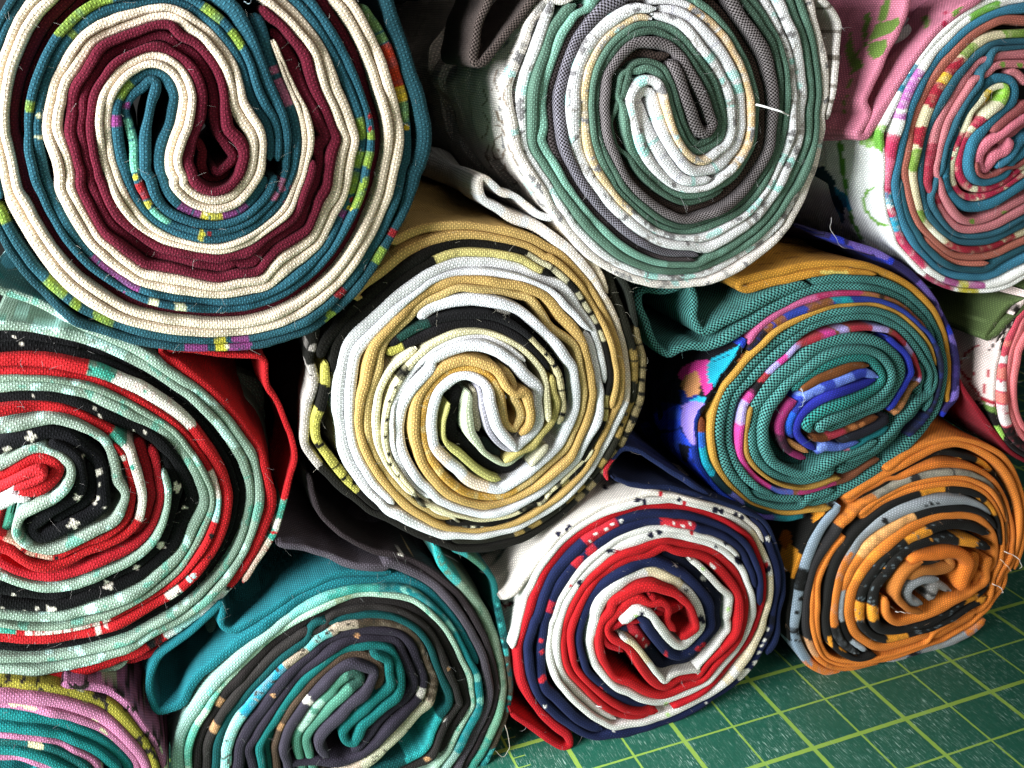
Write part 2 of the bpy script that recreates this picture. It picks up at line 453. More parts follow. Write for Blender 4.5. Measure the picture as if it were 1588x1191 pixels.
def loose_thread(roll, path, colour='E8E4DC', radius=0.010, out=0.12):
    q = pts(path, 1.0, False); P, _ = catmull(np.c_[q[:, :2], q[:, 2:]], 1.5)
    g0 = unproj(P, roll.Y); c0 = unproj([roll.cen], roll.Y)[0]; G = unproj(P, roll.Y+roll.dome*(np.hypot(g0[:, 0]-c0[0], g0[:, 2]-c0[2])-1.2)); s = np.linspace(0, 1, len(G)); G[:, 1] -= out*np.sin(s*math.pi)+0.10+0.02*np.sin(s*17)
    fibres('loose_thread', [G], radius, thread_mat(colour), roll.root, roll.org, sides=6, label='loose thread')

# ================================================================ the rolls, traced in the photograph and set on the face of the stack
for nm, r in dict(a1=(0,0,397,298), a2=(270,0,667,298), a3=(0,260,397,558), a4=(270,260,667,558)).items(): crop(nm, *r)
plain = fabric('cotton', pitch=0.40, contrast=0.70, bump=0.9)
R1 = Roll('fabric_roll', 'large maroon, cream and teal fabric roll at upper left, biggest in the stack', -0.8, plain)
CREAM, MAROON, TEAL = 'DFCCB4', '5E1828', '27525F'
R1.band('''a2:600,250,8 660,390,10 720,530,14 790,680,17 825,830,18 820,950 790,1080 760,1160,20;a4:700,260,20 600,370,20 480,450,20 340,500,18 200,510,17;
 a3:1150,490,18 1000,435,21 880,357,24 790,252,27 720,130 680,0;a1:665,1000,28 645,850 645,720 665,610 720,510 800,430 900,378 1000,380 1090,430 1150,520 1170,600,29 1160,680 1140,780 1100,870 1070,970 1080,1040 1120,1110;
 a3:1110,100 1160,165 1250,215 1350,235 1450,205 1510,140 1560,60;a2:500,1060 520,980 525,880 500,800 450,730 400,640 380,520 350,410 290,310 220,230 130,160 50,100;
 a1:1040,62 960,70 860,105 740,145 620,195 540,250 480,330 430,410 375,500 350,590 325,680 318,780 350,890 390,1000 405,1100;
 a3:395,20 405,120 460,240 520,340 585,450 680,540 790,630 880,690 1000,715 1140,740 1290,765 1400,770;a4:320,765 480,735 570,720 640,640 700,585 800,525 880,460 930,370 970,280 1030,200 1050,100 1060,0;
 a2:1055,1060 1075,960 1095,870 1065,790 1020,670 975,560 930,430 890,320 830,230 760,140 680,55 620,0;p:345,-52 240,-74 140,-55;
 a1:250,0,33 170,90 100,200 60,300 20,430 0,600 0,750 15,900 50,1050;a3:40,0 90,150 170,300 250,420 330,540 420,650 540,750 700,860 850,920 1000,960 1150,985 1300,1000 1450,1000;
 a4:500,980 650,930 800,860 900,790 1000,690 1080,580 1150,470 1220,340 1280,200 1320,60;a2:1350,950 1365,850 1350,720 1300,560 1260,430 1210,300 1150,170 1080,50 1040,0;p:505,-40''', 29, CREAM, n=2, label='cream linen layer')
R1.band('''a2:530,40 640,140 740,240 820,310 850,430 880,540 930,650 990,770 1020,850 985,940 960,1050;a4:950,30 945,120 890,200 860,300 825,390 730,440 650,490 590,580 530,650 400,670 280,695 160,670 20,620;
 a3:1000,610 900,600 820,540 730,470 640,400 580,300 530,200 500,120 505,20;a1:500,1130 490,1020 460,920 440,820 450,720 455,620 480,530 540,450 580,370 640,280 760,225 880,185 980,145 1060,150 1120,220 1220,260 1290,350 1350,440 1390,570 1395,700 1415,800 1490,880 1520,960 1500,1060 1450,1130;
 a3:1400,130 1300,155 1210,110;a1:1150,1020 1170,930 1210,820 1240,700 1235,580 1200,480 1130,380 1030,305 930,295 830,335 730,395 650,480 600,580 575,700 570,820 590,950 615,1080;
 a3:650,100 700,220 770,330 880,430 1020,510 1160,550 1300,570 1440,560;a4:460,500 580,420 680,360 760,280 810,180;a2:860,1060 880,1000''', 15, MAROON, label='maroon cotton layer')
R1.band('''a2:620,170 690,270 740,380 780,500 850,640 910,770 945,850 900,920 890,1040;a4:880,70 840,170 820,270 790,350 690,400 600,450 540,540 500,600 430,605 380,580 300,620 220,600 100,570 0,560;
 a3:960,560 880,500 790,430 700,370 640,290 600,190 560,100 560,0;a1:560,1100 540,1000 520,900 500,800 515,700 520,600 550,520 610,450 650,370 720,320 840,280 960,220 1050,230 1110,300 1200,330 1260,400 1310,480 1340,600 1340,720 1350,830 1410,920 1450,990 1410,1050 1350,1080 1330,1040''', 14, MAROON, rec=0.1, label='maroon cotton layer')
R1.band('a1:1240,880,13 1275,960 1265,1050 1300,1120 1380,1125 1440,1070', 13, '5A1620', rec=0.35, label='maroon cotton layer')
R1.band('''p:390,-45,15 300,-72 210,-82 150,-45;a1:420,10 300,130 215,270 150,420 105,600 90,800 120,1000 150,1190;a3:190,170 250,300 330,430 430,560,14 540,670 680,760 820,835 980,885,12 1140,915 1300,930 1500,925;
 a4:420,920,13 600,880 740,810 870,720 970,600,15 1060,480 1130,350 1190,220 1230,90 1250,0;a2:1270,900 1270,780 1240,640 1200,500 1150,370 1080,230 1000,110 930,0''', 15, '4E1420', rec=0.18, label='maroon cotton layer')
R1.band('a1:470,10,10 330,150 240,310 180,440 140,560 110,700 110,850', 10, '4E1420', rec=0.3, label='maroon cotton layer')
LIME, MAG, YEL, RED, LPINK = '778E38', '7F3A70', 'BDB23A', '8E2428', 'A8617E'
tm = [(LIME, 'a1:400,170,14 440,120,13 500,90,12 550,50,12 600,20,11 650,0,12 790,555,11 760,590,8 185,660,8 1300,50,11 1350,90,11 1460,210,8 1490,250,11;a3:5,270,11 20,320,8 310,700,7 345,730,8 380,770,8 480,830,9 610,920,8 650,935,8 680,950,8;a4:1150,70,9 1120,130,8 1160,170,10 1150,230,8 1290,530,8 1260,570,8 960,900,8 920,920,6;a2:1160,770,12 1160,830,10 1220,840,6 1160,990,12 1215,990,12 1160,1150,6 1210,1160,8'),
      (MAG, 'a3:590,570,8 640,620,8 690,660,8 740,700,8 790,730,8 840,750,6 1170,1115,8 1220,1110,8 1270,1110,8 1460,1110,8 1520,1105,10 1150,235,8 1180,255,8 1230,290,8 1400,290,8 1440,275,8 1500,250,8;a1:705,750,9 770,660,6 790,650,5;a4:1060,300,6'),
      (LPINK, 'a2:645,430,7 670,510,8 690,560,8 710,620,8 680,1140,7;a4:640,190,8 670,130,5'),
      (YEL, 'a3:1280,300,7 1340,305,9 1370,1105,10 930,220,6 840,60,5 1250,420,6;a2:1430,590,6;a4:1090,250,5'),
      (RED, 'a3:860,120,8 890,170,8 1300,410,4;a4:1100,200,4;a2:1215,720,5 1215,800,4;a4:1350,400,6 1030,780,6'),
      ('D9D8B0', 'a3:1270,285,3 1405,1110,4;a1:240,720,5 250,850,6;a3:950,840,6 1120,860,8')]
R1.band('''a2:615,1000,27 620,880 600,760 530,640 480,520 440,400 370,280 280,170 170,70 80,15;a1:1000,-15 830,0 690,20 590,60 490,130 400,220 340,310 285,430 245,540 215,650 200,800,26 210,950 240,1080;
 a3:250,20 280,150 330,280 400,410 490,520 590,620 700,700 820,775 950,820 1100,850 1280,865 1450,865;a4:520,845 680,780 780,700 880,620 970,510 1040,390 1100,250 1150,120 1170,0;a2:1200,900 1190,760 1140,600 1080,450 1020,330 950,210 880,110 790,0;
 p:410,-48 320,-96 230,-108 130,-88 60,-42;a1:80,30 30,130 0,220;p:-25,130 -28,200 -18,260 -8,310''', 27, TEAL, n=2, label='teal printed cotton layer', marks=tm)
R1.band('''a4:570,60,13 520,150 440,240 350,290 250,310 130,280;a3:1120,230 1050,150 1010,50;a1:1000,1020,15 1030,850 1060,700 1080,600 1050,500 980,450 900,440 820,490 760,560 720,640 705,740 720,840 740,960 770,1080;
 a3:800,130,13 850,225 920,308 1020,375 1150,425 1300,452;a4:350,430 470,385 600,290 690,190 740,80;a2:760,1050,15 765,930,17 750,760 690,600 620,430,19 560,260 500,80''', 13, TEAL, label='teal printed cotton layer', marks=tm, rec=0.05)
R1.band('''a4:630,50,13 590,160 510,260 420,330 280,365 150,355 0,300;a3:1020,260 960,170 930,70;a1:905,1080,14 900,950 910,800 930,680 960,570 960,505 930,495 880,540 810,610 780,680 800,780,11 830,900 840,1050 865,1150;
 a3:900,180 940,260 1000,322 1120,370 1300,398;a4:370,378 490,330 590,230 660,120 700,20;a2:705,1000,15 710,860 680,690 610,520,19 530,330 450,180,21 380,60 310,0''', 13, TEAL, label='teal printed cotton layer', marks=tm+[('6FB59A', 'a1:810,760,8 830,830,9 840,900,9 840,970,9 840,1040,7;a3:960,290,9 1020,320,8')])
R1.band('''p:-30,300;a3:0,270 40,360 120,490 200,610 310,720 420,810 530,890 680,960 830,1010 1000,1050 1150,1065 1400,1070;a4:500,1050 650,1010 790,950 900,880 1010,780 1110,670 1190,550 1270,430 1330,300 1390,150 1420,0;
 a2:1440,1000 1450,880,10 1440,740 1410,600,14 1370,450 1320,300 1250,150 1170,30,12''', 12, '254D57', deep=16, label='teal printed cotton layer', marks=tm+[('5E7C4A', 'a2:1170,60,9 1200,110,10 1240,180,10 1270,240,9 1460,730,9 1450,660,9'), ('A33118', 'a2:1320,320,10 1350,390,12 1380,460,10 1390,520,9'), ('C9A52A', 'a2:1410,560,7 1415,600,7 1440,790,5')])
R1.band('''p:-20,250 -14,330;a3:0,400 60,520 150,650 250,760 360,870 480,960 640,1020 800,1070 960,1100 1120,1120 1300,1125;a4:350,1120 550,1100 700,1060 850,1000 960,920 1070,830 1150,740 1250,600 1340,450 1420,300 1480,150,17 1510,40,20;
 a2:1540,1020 1565,850 1530,650 1470,450 1420,280 1370,130,22 1330,0;p:590,-45''', 12, '22464F', deep=16, label='teal printed cotton layer', marks=tm)
R1.build()

# ---- white, sage and charcoal roll
for nm, r in dict(b1=(720,0,1117,298), b2=(930,0,1327,298), b3=(720,190,1117,488), b4=(930,190,1327,488)).items(): crop(nm, *r)
grey = fabric('charcoal_chambray', pitch=0.33, contrast=0.4, bump=0.9, cross=srgb('17120F'))
white = plain
R2 = Roll('fabric_roll', 'white, sage green and charcoal grey fabric roll at top centre with a loose white thread', -0.6, plain)
WHT, SAGE, SAGE2, CHAR, BRN, TAN = 'DFDDDC', '597565', '7DA896', '8A8590', '3A2A24', 'D8BE9A'
DOOD = [('827E7E', 7.5, 7.5, 0.73, 0), ('A9A39E', 9, 9, 0.76, 3), ('B9DCD6', 4, 5, 0.80, 5)]
dood_ = speck(['8A8688', '9C968F', 'BEB8B8', 'B5D6CF'], 34, (4, 10))
aqua = [('A9DDD4', 'b2:250,500,9 470,560,5 240,860,7 270,930,8 830,470,8 870,540,8 800,640,7 760,500,5 690,360,6 1190,380,5 640,240,8;b4:1160,240,8 1080,390,8 1000,500,7 950,550,8 330,960,9 560,970,9')]
tanm = [('CDB48A', 'b1:1120,100,10 1050,110,12 960,170,13 900,240,13 840,320,12 800,390,12 765,470,12 750,560,12 745,640,12 750,720,12 760,800,12 770,880,12 785,960,12 810,1040,12 850,1110,13;b3:880,380,13 940,470,13 1000,540,13')]  # tan of the cloth, partly shade put into the colour
tan2 = [('D2B083', 'b2:600,60,12 700,130,14 780,220,13 850,310,13 890,390,13 920,470,13 940,560,13 945,650,13 940,740,13 915,850,13 880,930,12 820,1000,10')]
R2.band('''b2:1350,-20,9 1440,60 1492,150 1482,300 1462,450 1440,600 1405,740''', 9, 'D9CFC8', deep=16, fix=True, label='white scroll print layer', auto=speck(['7A7066', '8A8078'], 26, (5, 12)))
R2.band('''p:905,-25;b1:660,-20,13 520,20 430,120 370,270 310,420 275,520 275,620 300,760 320,900 370,1010 430,1110;b3:490,430 540,520 600,590 700,730 830,855 950,920 1080,975 1250,1003 1400,1003;
 b4:590,992 750,945 900,855 1050,740 1180,580 1270,430 1340,260 1372,80;b2:1385,700 1400,600 1385,420 1365,300 1330,150 1290,0;p:1243,-25''', 12, 'E3D9D0', deep=16, label='white scroll print layer', blot=DOOD,
 fine=[('8E7C6C', 'line', 'b1:230,830,1.2 190,870,1.2 170,930,1.2 190,990,1.2 240,980,1.2 250,930,1.2'), ('8E7C6C', 'line', 'b1:250,1010,1.2 260,1080,1.2 300,1100,1.2'), ('8E7C6C', 'line', 'b1:200,690,1.4 215,750,1.4 240,760,1.4'),
  ('8E7C6C', 'line', 'b1:270,900,1.1 300,960,1.1 330,1030,1.1'), ('8E7C6C', 'line', 'b3:240,330,1.2 280,360,1.2 330,370,1.2'), ('8E7C6C', 'line', 'b1:180,760,1.2 230,790,1.2 250,840,1.2'), ('8E7C6C', 'line', 'b1:120,700,1.2 150,760,1.2 140,830,1.2 100,860,1.2'), ('8E7C6C', 'line', 'b1:150,900,1.2 130,960,1.2 170,1040,1.2'), ('8E7C6C', 'line', 'b1:250,560,1.3 240,610,1.3 262,650,1.3'), ('8E7C6C', 'line', 'b1:210,1060,1.2 250,1120,1.2 310,1160,1.2'), ('8E7C6C', 'line', 'b1:300,480,1.2 270,540,1.2'), ('8E7C6C', 'line', 'b1:200,430,1.2 180,500,1.2 210,560,1.2'), ('8E7C6C', 'line', 'b1:120,560,1.2 140,620,1.2 110,660,1.2'), ('8E7C6C', 'dot', 'b1:185,880,2 210,930,2 235,960,2 290,330,3 220,610,2 170,560,2')])
R2.band('''b1:560,-20,12 500,150 450,300 400,450 375,560 370,650 380,800 410,950 470,1060 540,1160;b3:540,420 600,520 680,630 780,740 900,840 1030,910 1160,955 1300,965 1450,945;b4:640,950 780,890 900,810 1040,690 1150,560 1220,430''', 12, WHT, label='white scroll print layer', blot=DOOD, marks=aqua)
R2.band('''b1:700,30,13 600,130 540,230 500,350 460,450 432,560 430,680 430,820 440,920 500,1020 560,1110;b3:430,100 470,200 540,310 600,420 680,530 760,630 860,730 980,830 1100,890 1250,922 1400,920;b4:570,915 700,885 850,800 980,710 1090,600 1170,480 1240,340 1300,150 1330,0;
 b2:1335,700 1345,600 1340,450 1320,300 1270,150 1220,0;p:1225,-30''', 12, SAGE, label='sage green layer')
R2.band('''b1:800,0,14 700,110 630,210 580,330 530,430 500,540 490,650 500,780 472,870 530,960 600,1050 650,1140;b3:500,120 545,200 600,290 670,400 740,500 830,610 930,710 1060,800 1200,860 1350,880;b4:500,875 650,850 800,760 930,660 1040,550 1130,420 1200,280 1260,120 1290,0;
 b2:1295,700 1310,600 1300,450 1280,300 1230,150 1180,0''', 13, SAGE2, label='sage green layer', marks=[(SAGE, 'b4:500,875,20 650,850,20 760,780,20 850,720,22 930,660,22 1000,590,22 1060,520,22 1120,420,22 1160,340,22 1200,260,22 1230,180,22 1250,100,22 1280,0,22;b2:1300,700,22 1310,600,22 1305,500,22 1300,400,22 1280,300,22 1260,200,22 1230,130,22 1180,20,22')])
R2.band('''b1:760,30,11 680,170 610,350 560,500 545,620 550,760 570,900 620,1010 680,1120;b3:590,180 640,280 700,390 780,500 880,600 990,690 1120,770 1250,815 1400,822;b4:600,838''', 11, '524849', mat=grey, rec=0.1, label='charcoal chambray layer')
R2.band('''b1:940,10,17 860,60 780,150 700,250 650,360 620,470 590,580 590,720 610,860 640,980 700,1090;b3:620,200 690,310 760,420 850,520 950,620 1060,710 1180,770 1300,800 1400,808;b4:620,815''', 15, '8C8690', mat=grey, label='charcoal chambray layer')
R2.band('''b1:1180,50,15 1080,55 960,125,19 850,200,20 770,290,20 715,390 688,480 670,600 672,750 692,880 735,1000 780,1110;b3:690,150 740,270 800,380 880,490 960,580 1060,670 1160,740 1280,785 1400,795;b4:560,798 700,765 850,690 970,610 1080,480 1170,330 1240,170 1265,60;b2:1265,700 1280,600 1270,450 1240,300 1180,150 1110,0;p:1195,-30''', 15, WHT, label='white scroll print layer', blot=DOOD, marks=aqua)
R2.band('''b1:1170,95,12 1050,112 960,165 890,240 830,320 790,400 762,500 748,620 752,760 768,880 795,1000 850,1110;b3:760,120 800,240 850,340 920,440 1000,540 1090,620 1190,690 1300,738 1400,748;b4:600,748 680,720 800,660 900,590 990,500 1070,400 1130,300 1190,160 1215,60;b2:1212,700 1225,600 1210,450 1180,300 1110,150 1040,0;p:1180,-30''', 13, WHT, label='white and tan scroll print layer', blot=DOOD, marks=tanm+aqua)
R2.band('''b2:330,75,12 430,105 530,160 590,230 650,320 720,400 775,500 815,600 828,700 830,800 800,890 730,940 680,985 630,1000 560,965 500,870 460,760 430,650 400,560 350,510 290,495 230,530 195,610 200,700 230,800 260,900 310,1000 370,1080 440,1150;
 b4:540,418 650,400 760,345 850,260 920,150 945,50;b2:945,740 940,620 900,480 840,330 760,210 660,100 560,35 450,15 330,45''', 13, WHT, label='white and tan scroll print layer', blot=DOOD, marks=aqua+tan2+[('D9BC92', 'b2:620,1000,14 560,960,13 520,900,12 490,830,12 460,750,12 430,660,12 410,590,10')])
R2.band('''b2:380,30,16 520,80 640,190 740,290 810,400 860,500 895,640 895,760 865,870 805,960 735,1030 660,1070 580,1060 500,990 440,880 390,750 360,650 330,580 275,570 235,620 260,700 310,820 370,930 420,1010;b4:520,355 600,365 690,345''', 14, 'E4E2E3', label='white scroll print layer', auto=speck(['C9C6CC', 'B9DFDA'], 50, (4, 8)), marks=aqua)
R2.band('''p:1100,-20;b2:600,10,11 720,90 820,200 900,330 950,460 975,600 975,750 960,870;b4:945,180 880,290 780,380 680,440 580,462 480,450 380,390 290,310 200,200 140,80;b2:120,700 108,600 130,500 200,430 300,410 380,450 430,560 460,680 500,800 550,890 620,940 700,910 765,860 770,760 745,640 720,520 660,430 590,340 540,260 460,190 380,155 300,150 200,190 110,250 40,330;
 b1:830,430 800,560 800,700 830,850 880,980 950,1100;b3:830,180 880,300 960,400 1060,500 1160,590 1270,650 1380,680;b4:540,680 650,650 770,600 880,540 980,450 1050,340 1110,200 1140,60;b2:1150,800 1165,650 1160,480 1130,350 1090,230 1020,120 940,0''', 12, SAGE, label='sage green layer')
R2.band('''b4:780,420,10 700,470 600,495 500,490 400,440 300,370 220,280 150,170 90,60;b1:950,800 945,680 955,560 1000,470 1080,402 1160,385 1240,420 1290,510 1315,640 1350,770 1400,860 1460,900;b2:640,890 700,850 730,780 720,680 690,580 640,470 570,390 500,300 430,230 350,190 270,190 190,220 110,290 50,370;
 b1:840,480 825,600;b3:830,60 880,200 940,320 1020,430 1110,530 1220,610 1350,650;b4:540,650 640,620 760,570 860,510 950,420 1020,310 1080,180 1110,50;b2:1120,780 1130,620 1120,470 1100,350 1060,230 980,100 900,0''', 10, '465C4E', label='sage green layer')
R2.band('''b2:450,370,15 490,480 530,600 570,700 610,800 650,830 705,805 730,765 700,700 650,600 600,500 560,400 500,320 420,270 320,260 220,270 140,330 80,420 50,520 40,650 60,800 90,930 130,1050;b4:90,250 170,360 270,460 370,540 470,590 560,600 670,570 780,530 880,460 950,370 1020,270 1070,170 1080,60;b2:1080,800 1090,650 1070,480 1030,350 960,230 880,120 820,0;p:1125,-20''', 15, '837A7A', mat=grey, label='charcoal chambray layer')
R2.band('''b2:450,365,13 380,370 300,330 240,340 180,400 115,470 100,560 95,680 120,800 150,930 200,1060;b4:200,290 290,400 380,460 460,510 540,560 630,530 720,495 800,450 900,380 960,270 1005,160 1015,50;b2:1010,780 1010,600 970,430 900,290 830,180 740,60 700,0''', 12, '4A3C36', mat=grey, rec=0.12, label='charcoal chambray layer')
R2.build()

# ---- gold, white and black roll
for nm, r in dict(c1=(450,290,847,588), c2=(640,370,1037,668), c3=(450,560,847,858), c4=(640,560,1037,858)).items(): crop(nm, *r)
R3 = Roll('fabric_roll', 'white, mustard gold and black fabric roll in the middle of the stack', -0.5, plain)
WH, GD, GD2, BK, SG = 'DCDBDA', 'BD9A5C', 'C4A86C', '15130F', 'B9B08A'
ymk = [('B8AF54', 'c1:245,1110,10 235,1150,9 600,1040,8 640,1020,8 670,1000,8;c3:225,110,8 170,330,9 165,400,9 175,470,9 210,560,10 250,620,10 290,690,10 340,760,9 390,810,8'), ('E5E2DA', 'c1:590,1090,6 570,1140,5'), ('BFB694', 'c1:1500,410,8 1560,460,9;c2:740,90,8 790,120,9 840,150,9 900,200,9 950,240,8 1050,340,8 1080,420,8 1120,500,8 1170,600,8 540,475,6 580,485,6;c4:1140,560,9 1100,640,9 1030,730,7')]
R3.band('''b3:565,592,10 480,572 400,520 320,462 250,440 170,370 112,342 88,400 120,488 220,545,13 330,600 450,650 560,720 660,810 750,920 840,1040;c2:1130,300 1215,430 1285,570 1325,720 1340,850 1335,1000;c4:1325,150 1290,300 1210,460 1120,620 1000,760 850,890 700,985 550,1050 400,1085 200,1075,16 50,1030;
 c3:610,905 490,795 400,670 340,540 312,380 305,205 320,50;c1:330,1080 375,980 450,900 560,800 660,700 760,620 870,540 1000,485 1150,470,14 1300,480 1450,520 1580,570;c2:820,245 930,300 1010,380 1070,480 1150,620 1190,760 1210,900''', 15, WH, deep=16, label='white tone on tone layer', marks=[('D9C7AE', 'c2:1130,300,14 1170,370,14 1220,450,14 1260,530,14 1290,610,14 1315,700,14 1330,780,14 1340,870,14 1335,960,14'), ('E4D8CC', 'b3:300,590,14 450,650,14 560,720,14 660,810,14 750,920,14 840,1040,14 120,350,10 90,400,10 250,440,10 400,520,10')])
R3.band('''b3:590,625,10 680,730 770,830 850,930 900,1060''', 10, 'D8C7AC', deep=16, label='white tone on tone layer')
R3.band('''c2:1105,570,9 1040,500 960,430 900,375 800,312 700,256 560,225 400,213 230,222 100,270 0,350;c1:660,740,15 560,850 455,950 400,1030 385,1130;c3:370,250 370,380 392,520 450,680 540,830 620,910''', 14, 'DEDEE0', label='white tone on tone layer')
R3.band('''c2:1100,565,14 1150,700 1180,850 1190,1000 1150,1140;c4:1150,380 1095,490 1035,620 950,700 850,790 750,860 650,920 540,950 400,965 250,925 120,850 30,760;c3:720,640 685,520 680,400 700,280 760,170 870,60;c2:20,850 120,740 250,680 380,660 500,690 620,760 700,850 780,930 775,1010;c4:775,160 778,260 800,370 770,430 690,490 640,552 590,490 530,400 490,300 460,180 400,112 310,100 210,140 150,230 125,330 125,440 140,540 210,620 290,690 370,760 460,790 560,815 640,760 750,690 860,600 930,520 980,420 1020,330;
 c2:1010,1100 1020,1000 1005,900 990,800 930,720 850,620;c1:1530,870 1430,790 1330,730 1230,710 1100,705 980,720 870,760 800,820''', 15, 'DEDEE0', label='white tone on tone layer', marks=[('E3CDB6', 'c4:370,770,12 400,790,12 430,800,10 200,600,10;c3:950,560,12 1130,760,14 1180,780,12')])
R3.band('''c1:620,345,13 800,262 950,235 1100,235 1250,262 1400,300 1580,385;c2:820,20 930,120 1050,240 1130,370 1200,500 1250,640 1270,800 1270,950 1240,1080;c4:1210,380 1160,520 1090,630 990,740 880,840 740,930 620,1000 480,1040 350,1050 200,1025 60,965;c3:680,850 590,750 515,640 455,530 430,400 432,280 465,150 490,20;
 c1:530,960 600,870 700,780 790,700 870,650 980,600 1080,580 1200,580 1330,600 1460,610 1580,650;c2:870,395 920,470 1000,560 1060,640 1080,740 1110,860 1120,980 1085,1100;c4:1050,440 1010,560 980,620 900,680 800,760 700,830 600,880 470,910 340,880 220,820 120,720 50,600 20,450 30,300 60,200 130,110 220,40 330,10 430,20 540,70 600,150 640,195 700,200 730,290 720,400 660,450''', 12, GD, deep=16, label='mustard gold layer')
R3.band('''c1:450,690,7 405,695 425,645 560,530,13 680,430 820,360 960,312 1060,300 1180,300 1330,330 1460,370 1580,440;c2:850,115 960,200 1060,330 1130,450 1185,590 1225,740 1240,900 1225,1050''', 12, GD, deep=16, label='mustard gold layer')
R3.band('''c3:1100,1010,10 970,980 850,920 720,830 620,720 540,600 485,480 480,350 500,200 550,60;c1:545,1120 585,1000 640,900 740,810 830,730 940,680 1040,620 1150,632 1300,650 1420,680 1500,705 1560,780;c2:800,460 870,560 960,622 1020,680 1040,800 1070,930 1055,1060;c4:1045,330 1010,430 960,540 900,600 800,680 700,770 600,830 470,850 330,820 220,740 130,630 80,500 70,350 100,230 180,130 280,60 380,50 470,90 540,180 570,300 600,410 650,450 690,380 680,300 640,230 610,140 560,60''', 12, GD2, label='mustard gold layer', marks=[('B98C3C', 'c4:600,830,14 470,850,14 330,820,14 220,740,14 130,630,14 80,500,14 70,350,14 100,230,14 180,130,14 280,60,14 380,50,14 470,90,14')])
R3.band('''c1:180,1060,12 230,960 330,850 430,740 570,620 700,500 820,420 950,370 1080,350 1250,360 1400,380 1480,400;c2:730,90,10 800,130 900,210 1000,280 1060,370 1130,490 1180,590 1210,720 1230,830 1220,980;c4:1200,400 1130,520 1050,670 960,770 850,860 740,930 620,1000 480,1022 350,1012 220,985''', 11, BK, label='black and gold print layer', marks=ymk+[('B3A263', 'c4:960,770,8 1200,250,9 1190,330,8')])
R3.band('''c1:240,1150,12 280,1050 340,900 440,800 560,690 700,570 850,480 920,450 1000,420 1150,410 1300,415 1420,430 1500,490 1535,520;c2:870,235''', 13, BK, label='black and gold print layer', marks=[('CFC07A', 'c1:930,450,9 980,430,10 1040,415,10 1100,412,10 1160,410,10 1220,412,10 1280,415,10 1340,420,10 1400,425,10 1450,450,10 1490,490,9 1530,510,8')])
R3.band('''c1:170,850,12 150,950 130,1080;c3:115,0 150,125 110,280 95,420 90,530 150,620 240,710 340,810 450,880 580,960 720,1040 880,1105 1050,1140 1250,1140;c4:600,1130 700,1100 850,1015 960,930 1060,820 1160,700 1250,560 1330,420 1400,260 1430,80;c2:1435,740 1400,620 1380,545''', 10, '1A1814', deep=16, label='black and gold print layer', marks=[('B7ADA5', 'c3:110,60,9 140,130,10 125,200,11 110,260,11 105,320,11 100,380,11 95,440,11 90,500,11 100,560,10 130,610,8 160,650,6;c1:240,880,11 210,960,11 180,1020,11'), ('8F7E5A', 'c2:1385,560,8 1400,620,8 1430,700,8 1440,760,8;c4:1430,80,8 1420,160,8 1400,240,8 1380,310,8 1340,400,8 1290,490,8 1240,570,8 1180,670,7 1100,770,8 1040,850,7')])
R3.band('''c3:250,20,11 218,160 192,290 165,380 178,490 240,600 320,700 400,790 480,860 560,915''', 10, BK, deep=16, label='black and gold print layer', marks=ymk)
R3.band('''c2:1280,215,8 1340,320 1375,450 1385,550''', 9, '22241E', deep=16, label='black and gold print layer')
R3.band('''c2:1200,200,12 1235,310 1290,440 1330,580 1370,720 1378,860 1375,960 1345,1090;c4:1270,490 1190,610 1080,740 960,860 850,950 700,1040 560,1095 420,1120 250,1110''', 11, '25241C', deep=16, label='black and gold print layer', marks=[('9C8148', 'c2:1365,730,9 1375,800,9 1380,860,8 1360,1060,9;c4:1340,380,9 1300,440,9 1180,640,8 1050,790,9 980,860,8 760,1010,9 660,1060,8')])
R3.band('''c1:790,1005,9 700,1070 620,1150;c3:560,180 540,300 540,450 560,580 620,700 720,800 850,880 960,965 1080,1010 1200,1020''', 12, 'DDD5B5', label='black and gold print layer', marks=[(BK, 'c3:980,985,5 1040,1005,7 1100,1020,8 1160,1022,7')])
R3.band('''c4:830,370,8 835,200;c2:835,1000 832,900 815,820 740,730 640,650 520,600 400,578;c1:1160,895 1020,915 900,975 800,1050 740,1110;c3:660,150 610,280 590,400 600,540 650,680 740,790 800,860 900,910 1050,970 1200,1000 1350,980 1500,920;c4:850,860 950,780 1050,660 1120,550''', 11, 'D9CFA6', label='black and gold print layer', marks=[(BK, 'c3:720,60,6 700,90,6 655,165,3 615,250,3 600,360,3 590,470,3 610,575,3 620,640,3 670,715,3 770,830,7 810,870,7 1450,940,7 1500,920,8;c4:760,910,7 820,880,7 880,840,7 930,790,7')])
R3.band('''c2:700,765,7 600,685 480,625 380,612 250,642 130,705 20,800;c3:690,170 640,300 638,420 655,560 715,680 790,790 880,850''', 8, 'E8E6E6', label='white tone on tone layer')
R3.band('''c1:600,1040,12 680,1000 800,950 900,900 1050,860 1180,860 1300,880 1420,940 1520,1010;c2:860,810''', 15, '161415', label='black and gold print layer', marks=ymk)
R3.band('''c1:620,985,9 700,930 830,860 950,820 1100,800 1250,800 1380,850 1490,930;c2:770,670 830,740 890,830 920,930 932,1050 900,1150;c4:900,400''', 12, '141314', label='black and gold print layer', marks=[('C6B98E', 'c2:740,640,9 790,690,9 840,750,9 880,820,9 910,900,9 925,980,9 930,1050,9 910,1130,9;c4:890,400,10'), ('1E4038', 'c1:700,930,8 750,900,8 800,870,8 850,850,7')])
R3.band('''c2:540,465,9 640,480 720,555 800,640 880,730 950,830 965,950 985,1060''', 13, '121112', rec=0.15, label='black and gold print layer', marks=[('CFC9BC', 'c2:540,470,7 590,480,7')])
R3.band('''c2:865,850,9 878,950 905,1020 885,1120;c4:870,360 800,460 740,540 650,600 590,650''', 10, 'B8A967', label='black and gold print layer')
